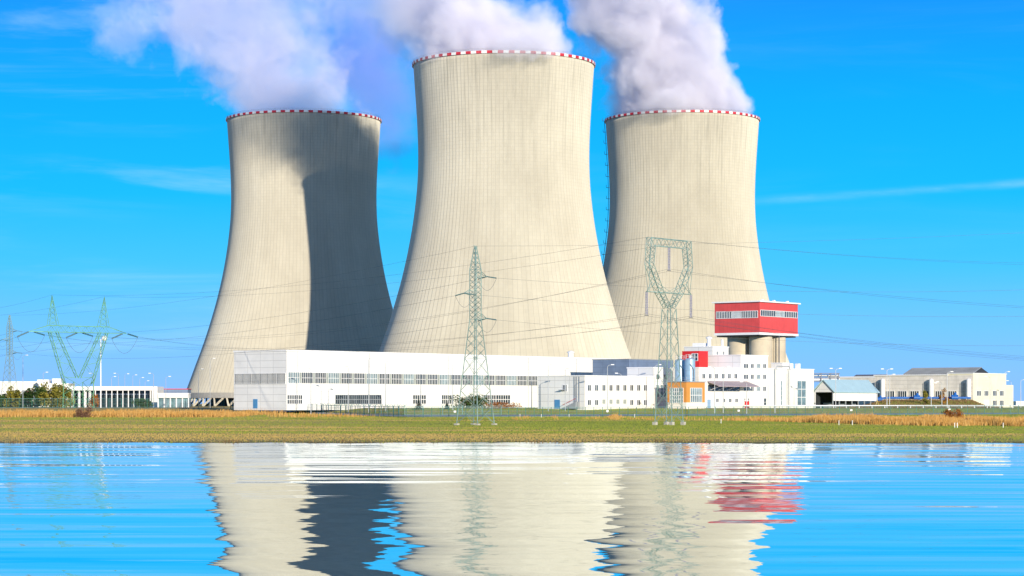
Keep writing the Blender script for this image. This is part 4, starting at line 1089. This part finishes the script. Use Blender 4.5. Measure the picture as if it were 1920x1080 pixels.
def spruce(label, loc, h, w):
    T = empty('spruce_tree', label, 'tree', loc, 0, 'small spruces by the hall')
    MB().bar((0, 0, -.1), (0, 0, h), .08, 6, r2=.01).build('trunk', M['bark'], T)
    m_ = MB(); n = 13
    for k in range(n):
        z_ = h * (.1 + .88 * k / n); r_ = w * .5 * (1 - k / n) + .08
        for j in range(11):
            a = j * .571 + k * 1.3 + random.uniform(-.15, .15); l = r_ * random.uniform(.75, 1.1); ca, sa = math.cos(a), math.sin(a)
            m_.add([(0, 0, z_ + .12), (ca * l - sa * .16, sa * l + ca * .16, z_ - l * .25), (ca * l * 1.12, sa * l * 1.12, z_ - l * .18), (ca * l + sa * .16, sa * l - ca * .16, z_ - l * .25)], [(0, 1, 2, 3)])
    m_.build('crown', LM['spruce'], T)
spruce('small dark spruce in front of the narrow hall window', at(785, 615), 3.3, 2.5)
spruce('tiny spruce left of the large dark bush', at(838, 620), 2.4, 1.8)
for px, yt, w_, mt, lb_ in ((1735, 734, 2.6, 'yellow', 'slender yellow tree on the bank left of the middle duct'), (1771, 729, 2.6, 'orange', 'tall narrow autumn tree on the bank before the workshop windows')):
    D = 722; q_ = at(px, D); h = CZ + (YH - yt) * D / FOC - q_.z; tree('slender_tree', lb_, q_, h, w_, mt, 420, .2, .12)

def hash2(x_, y_): 
    v = math.sin(x_ * 12.9898 + y_ * 78.233) * 43758.5453; return v - math.floor(v)
def vnoise(x_, y_):
    xi, yi = math.floor(x_), math.floor(y_); fx, fy = x_ - xi, y_ - yi; fx = fx * fx * (3 - 2 * fx); fy = fy * fy * (3 - 2 * fy)
    return lerp(lerp(hash2(xi, yi), hash2(xi + 1, yi), fx), lerp(hash2(xi, yi + 1), hash2(xi + 1, yi + 1), fx), fy)
def blades(name, mat, n, region, hmin, hmax, wid, dens):
    m_ = MB(); V = m_.v; Fc = m_.f
    c = 0; tries = 0
    while c < n and tries < n * 12:
        tries += 1
        px, D = region()
        x_ = U(px) * D
        de = dens(px, D, x_)
        if random.random() > de: continue
        z_ = ground(x_, D); h = random.uniform(hmin, hmax) * (.55 + .45 * de) * (.55 + .8 * vnoise(x_ * .55, D * .3)); w_ = wid * random.uniform(.6, 1.4)
        if D < 290 and random.random() > (D - 246) / 48: continue
        a = random.uniform(0, 3.14); ca, sa = math.cos(a) * w_, math.sin(a) * w_ * .6; lx, ly_ = random.uniform(-.22, .22) * h, random.uniform(-.2, .2) * h
        b = len(V); V.extend([(x_ - ca, D - sa, z_ - .05), (x_ + ca, D + sa, z_ - .05), (x_ + lx + ca * .25, D + ly_, z_ + h), (x_ + lx - ca * .25, D + ly_, z_ + h * .96)])
        Fc.append((b, b + 1, b + 2, b + 3)); m_.mi.append(0); c += 1
    return kind(m_.build(name, mat), 'stuff')
def rowf(x_, D): return .5 + (vnoise(x_ * .012 + 3 + D * .01, D * .055) - .5) * 1.1 + (vnoise(x_ * .05 + 9, D * .22) - .5) * .5 + (vnoise(x_ * .3, D * .9) - .5) * .2
blades('dry_reeds', REED, 17000, lambda: (random.uniform(-60, 740), random.uniform(550, 605)), .6, 1.6, .07,
       lambda px, D, x_: 0 if D > fence_D(px) - 5 else max(0, min(1, (vnoise(x_ * .16, D * .06) - .22) * 2.4)) ** 1.3 * (1 - .8 * sstep(px, 560, 740)) * (1 - .75 * sstep(px, 470, 560)))
START = [(1285, 480), (1400, 478), (1560, 440), (1700, 408), (1990, 388)]
blades('dry_reeds', REED, 34000, lambda: (random.uniform(1285, 1990), random.uniform(385, 505)), .6, 1.55, .07,
       lambda px, D, x_: max(0, min(1, (vnoise(x_ * .12 + 5, D * .09) - .3) * 2.6)) * sstep(D, interp(px, START), interp(px, START) + 8) * (1 - sstep(D, 478, 505)) * (1 - .8 * sstep(px, 1800, 1880) * sstep(D, 430, 450)) * (.35 + .65 * sstep(px, 1480, 1560)))
blades('dry_reeds', REED, 1300, lambda: (random.uniform(960, 1290), random.uniform(500, 556)), .3, .9, .06,
       lambda px, D, x_: max(0, (vnoise(x_ * .3 + 9, D * .1) - .62) * 2.2) + 1.2 * math.exp(-((px - 1153) / 8) ** 2))
blades('meadow_grass', REEDG, 120000, lambda: (random.uniform(-60, 1990), 252 + 320 * random.random() ** 1.15), .05, .15, .055,
       lambda px, D, x_: 1 - sstep(rowf(x_, D) + .12 * (1 - px / 960), .50, .62) * .92)
blades('tan_grass', REEDT, 80000, lambda: (random.uniform(-60, 1990), 252 + 320 * random.random() ** 1.15), .05, .15, .055,
       lambda px, D, x_: .04 + sstep(rowf(x_, D) + .12 * (1 - px / 960), .46, .60) * .9)
blades('bank_grass', REEDG, 30000, lambda: (random.uniform(-60, 1990), random.uniform(500, 645)), .12, .40, .06,
       lambda px, D, x_: 0 if 4 < D - fence_D(px) < 16 else .6)
blades('mound_grass', REEDB, 9000, lambda: (random.uniform(1560, 1880), random.uniform(700, 750)), .2, .6, .10, lambda px, D, x_: .8)
blades('shore_grass', REEDB, 5000, lambda: (random.uniform(-60, 1990), random.uniform(246, 262)), .08, .42, .05,
       lambda px, D, x_: max(0, vnoise(x_ * .35 + 2, D * .3) - .55) * 2.2)
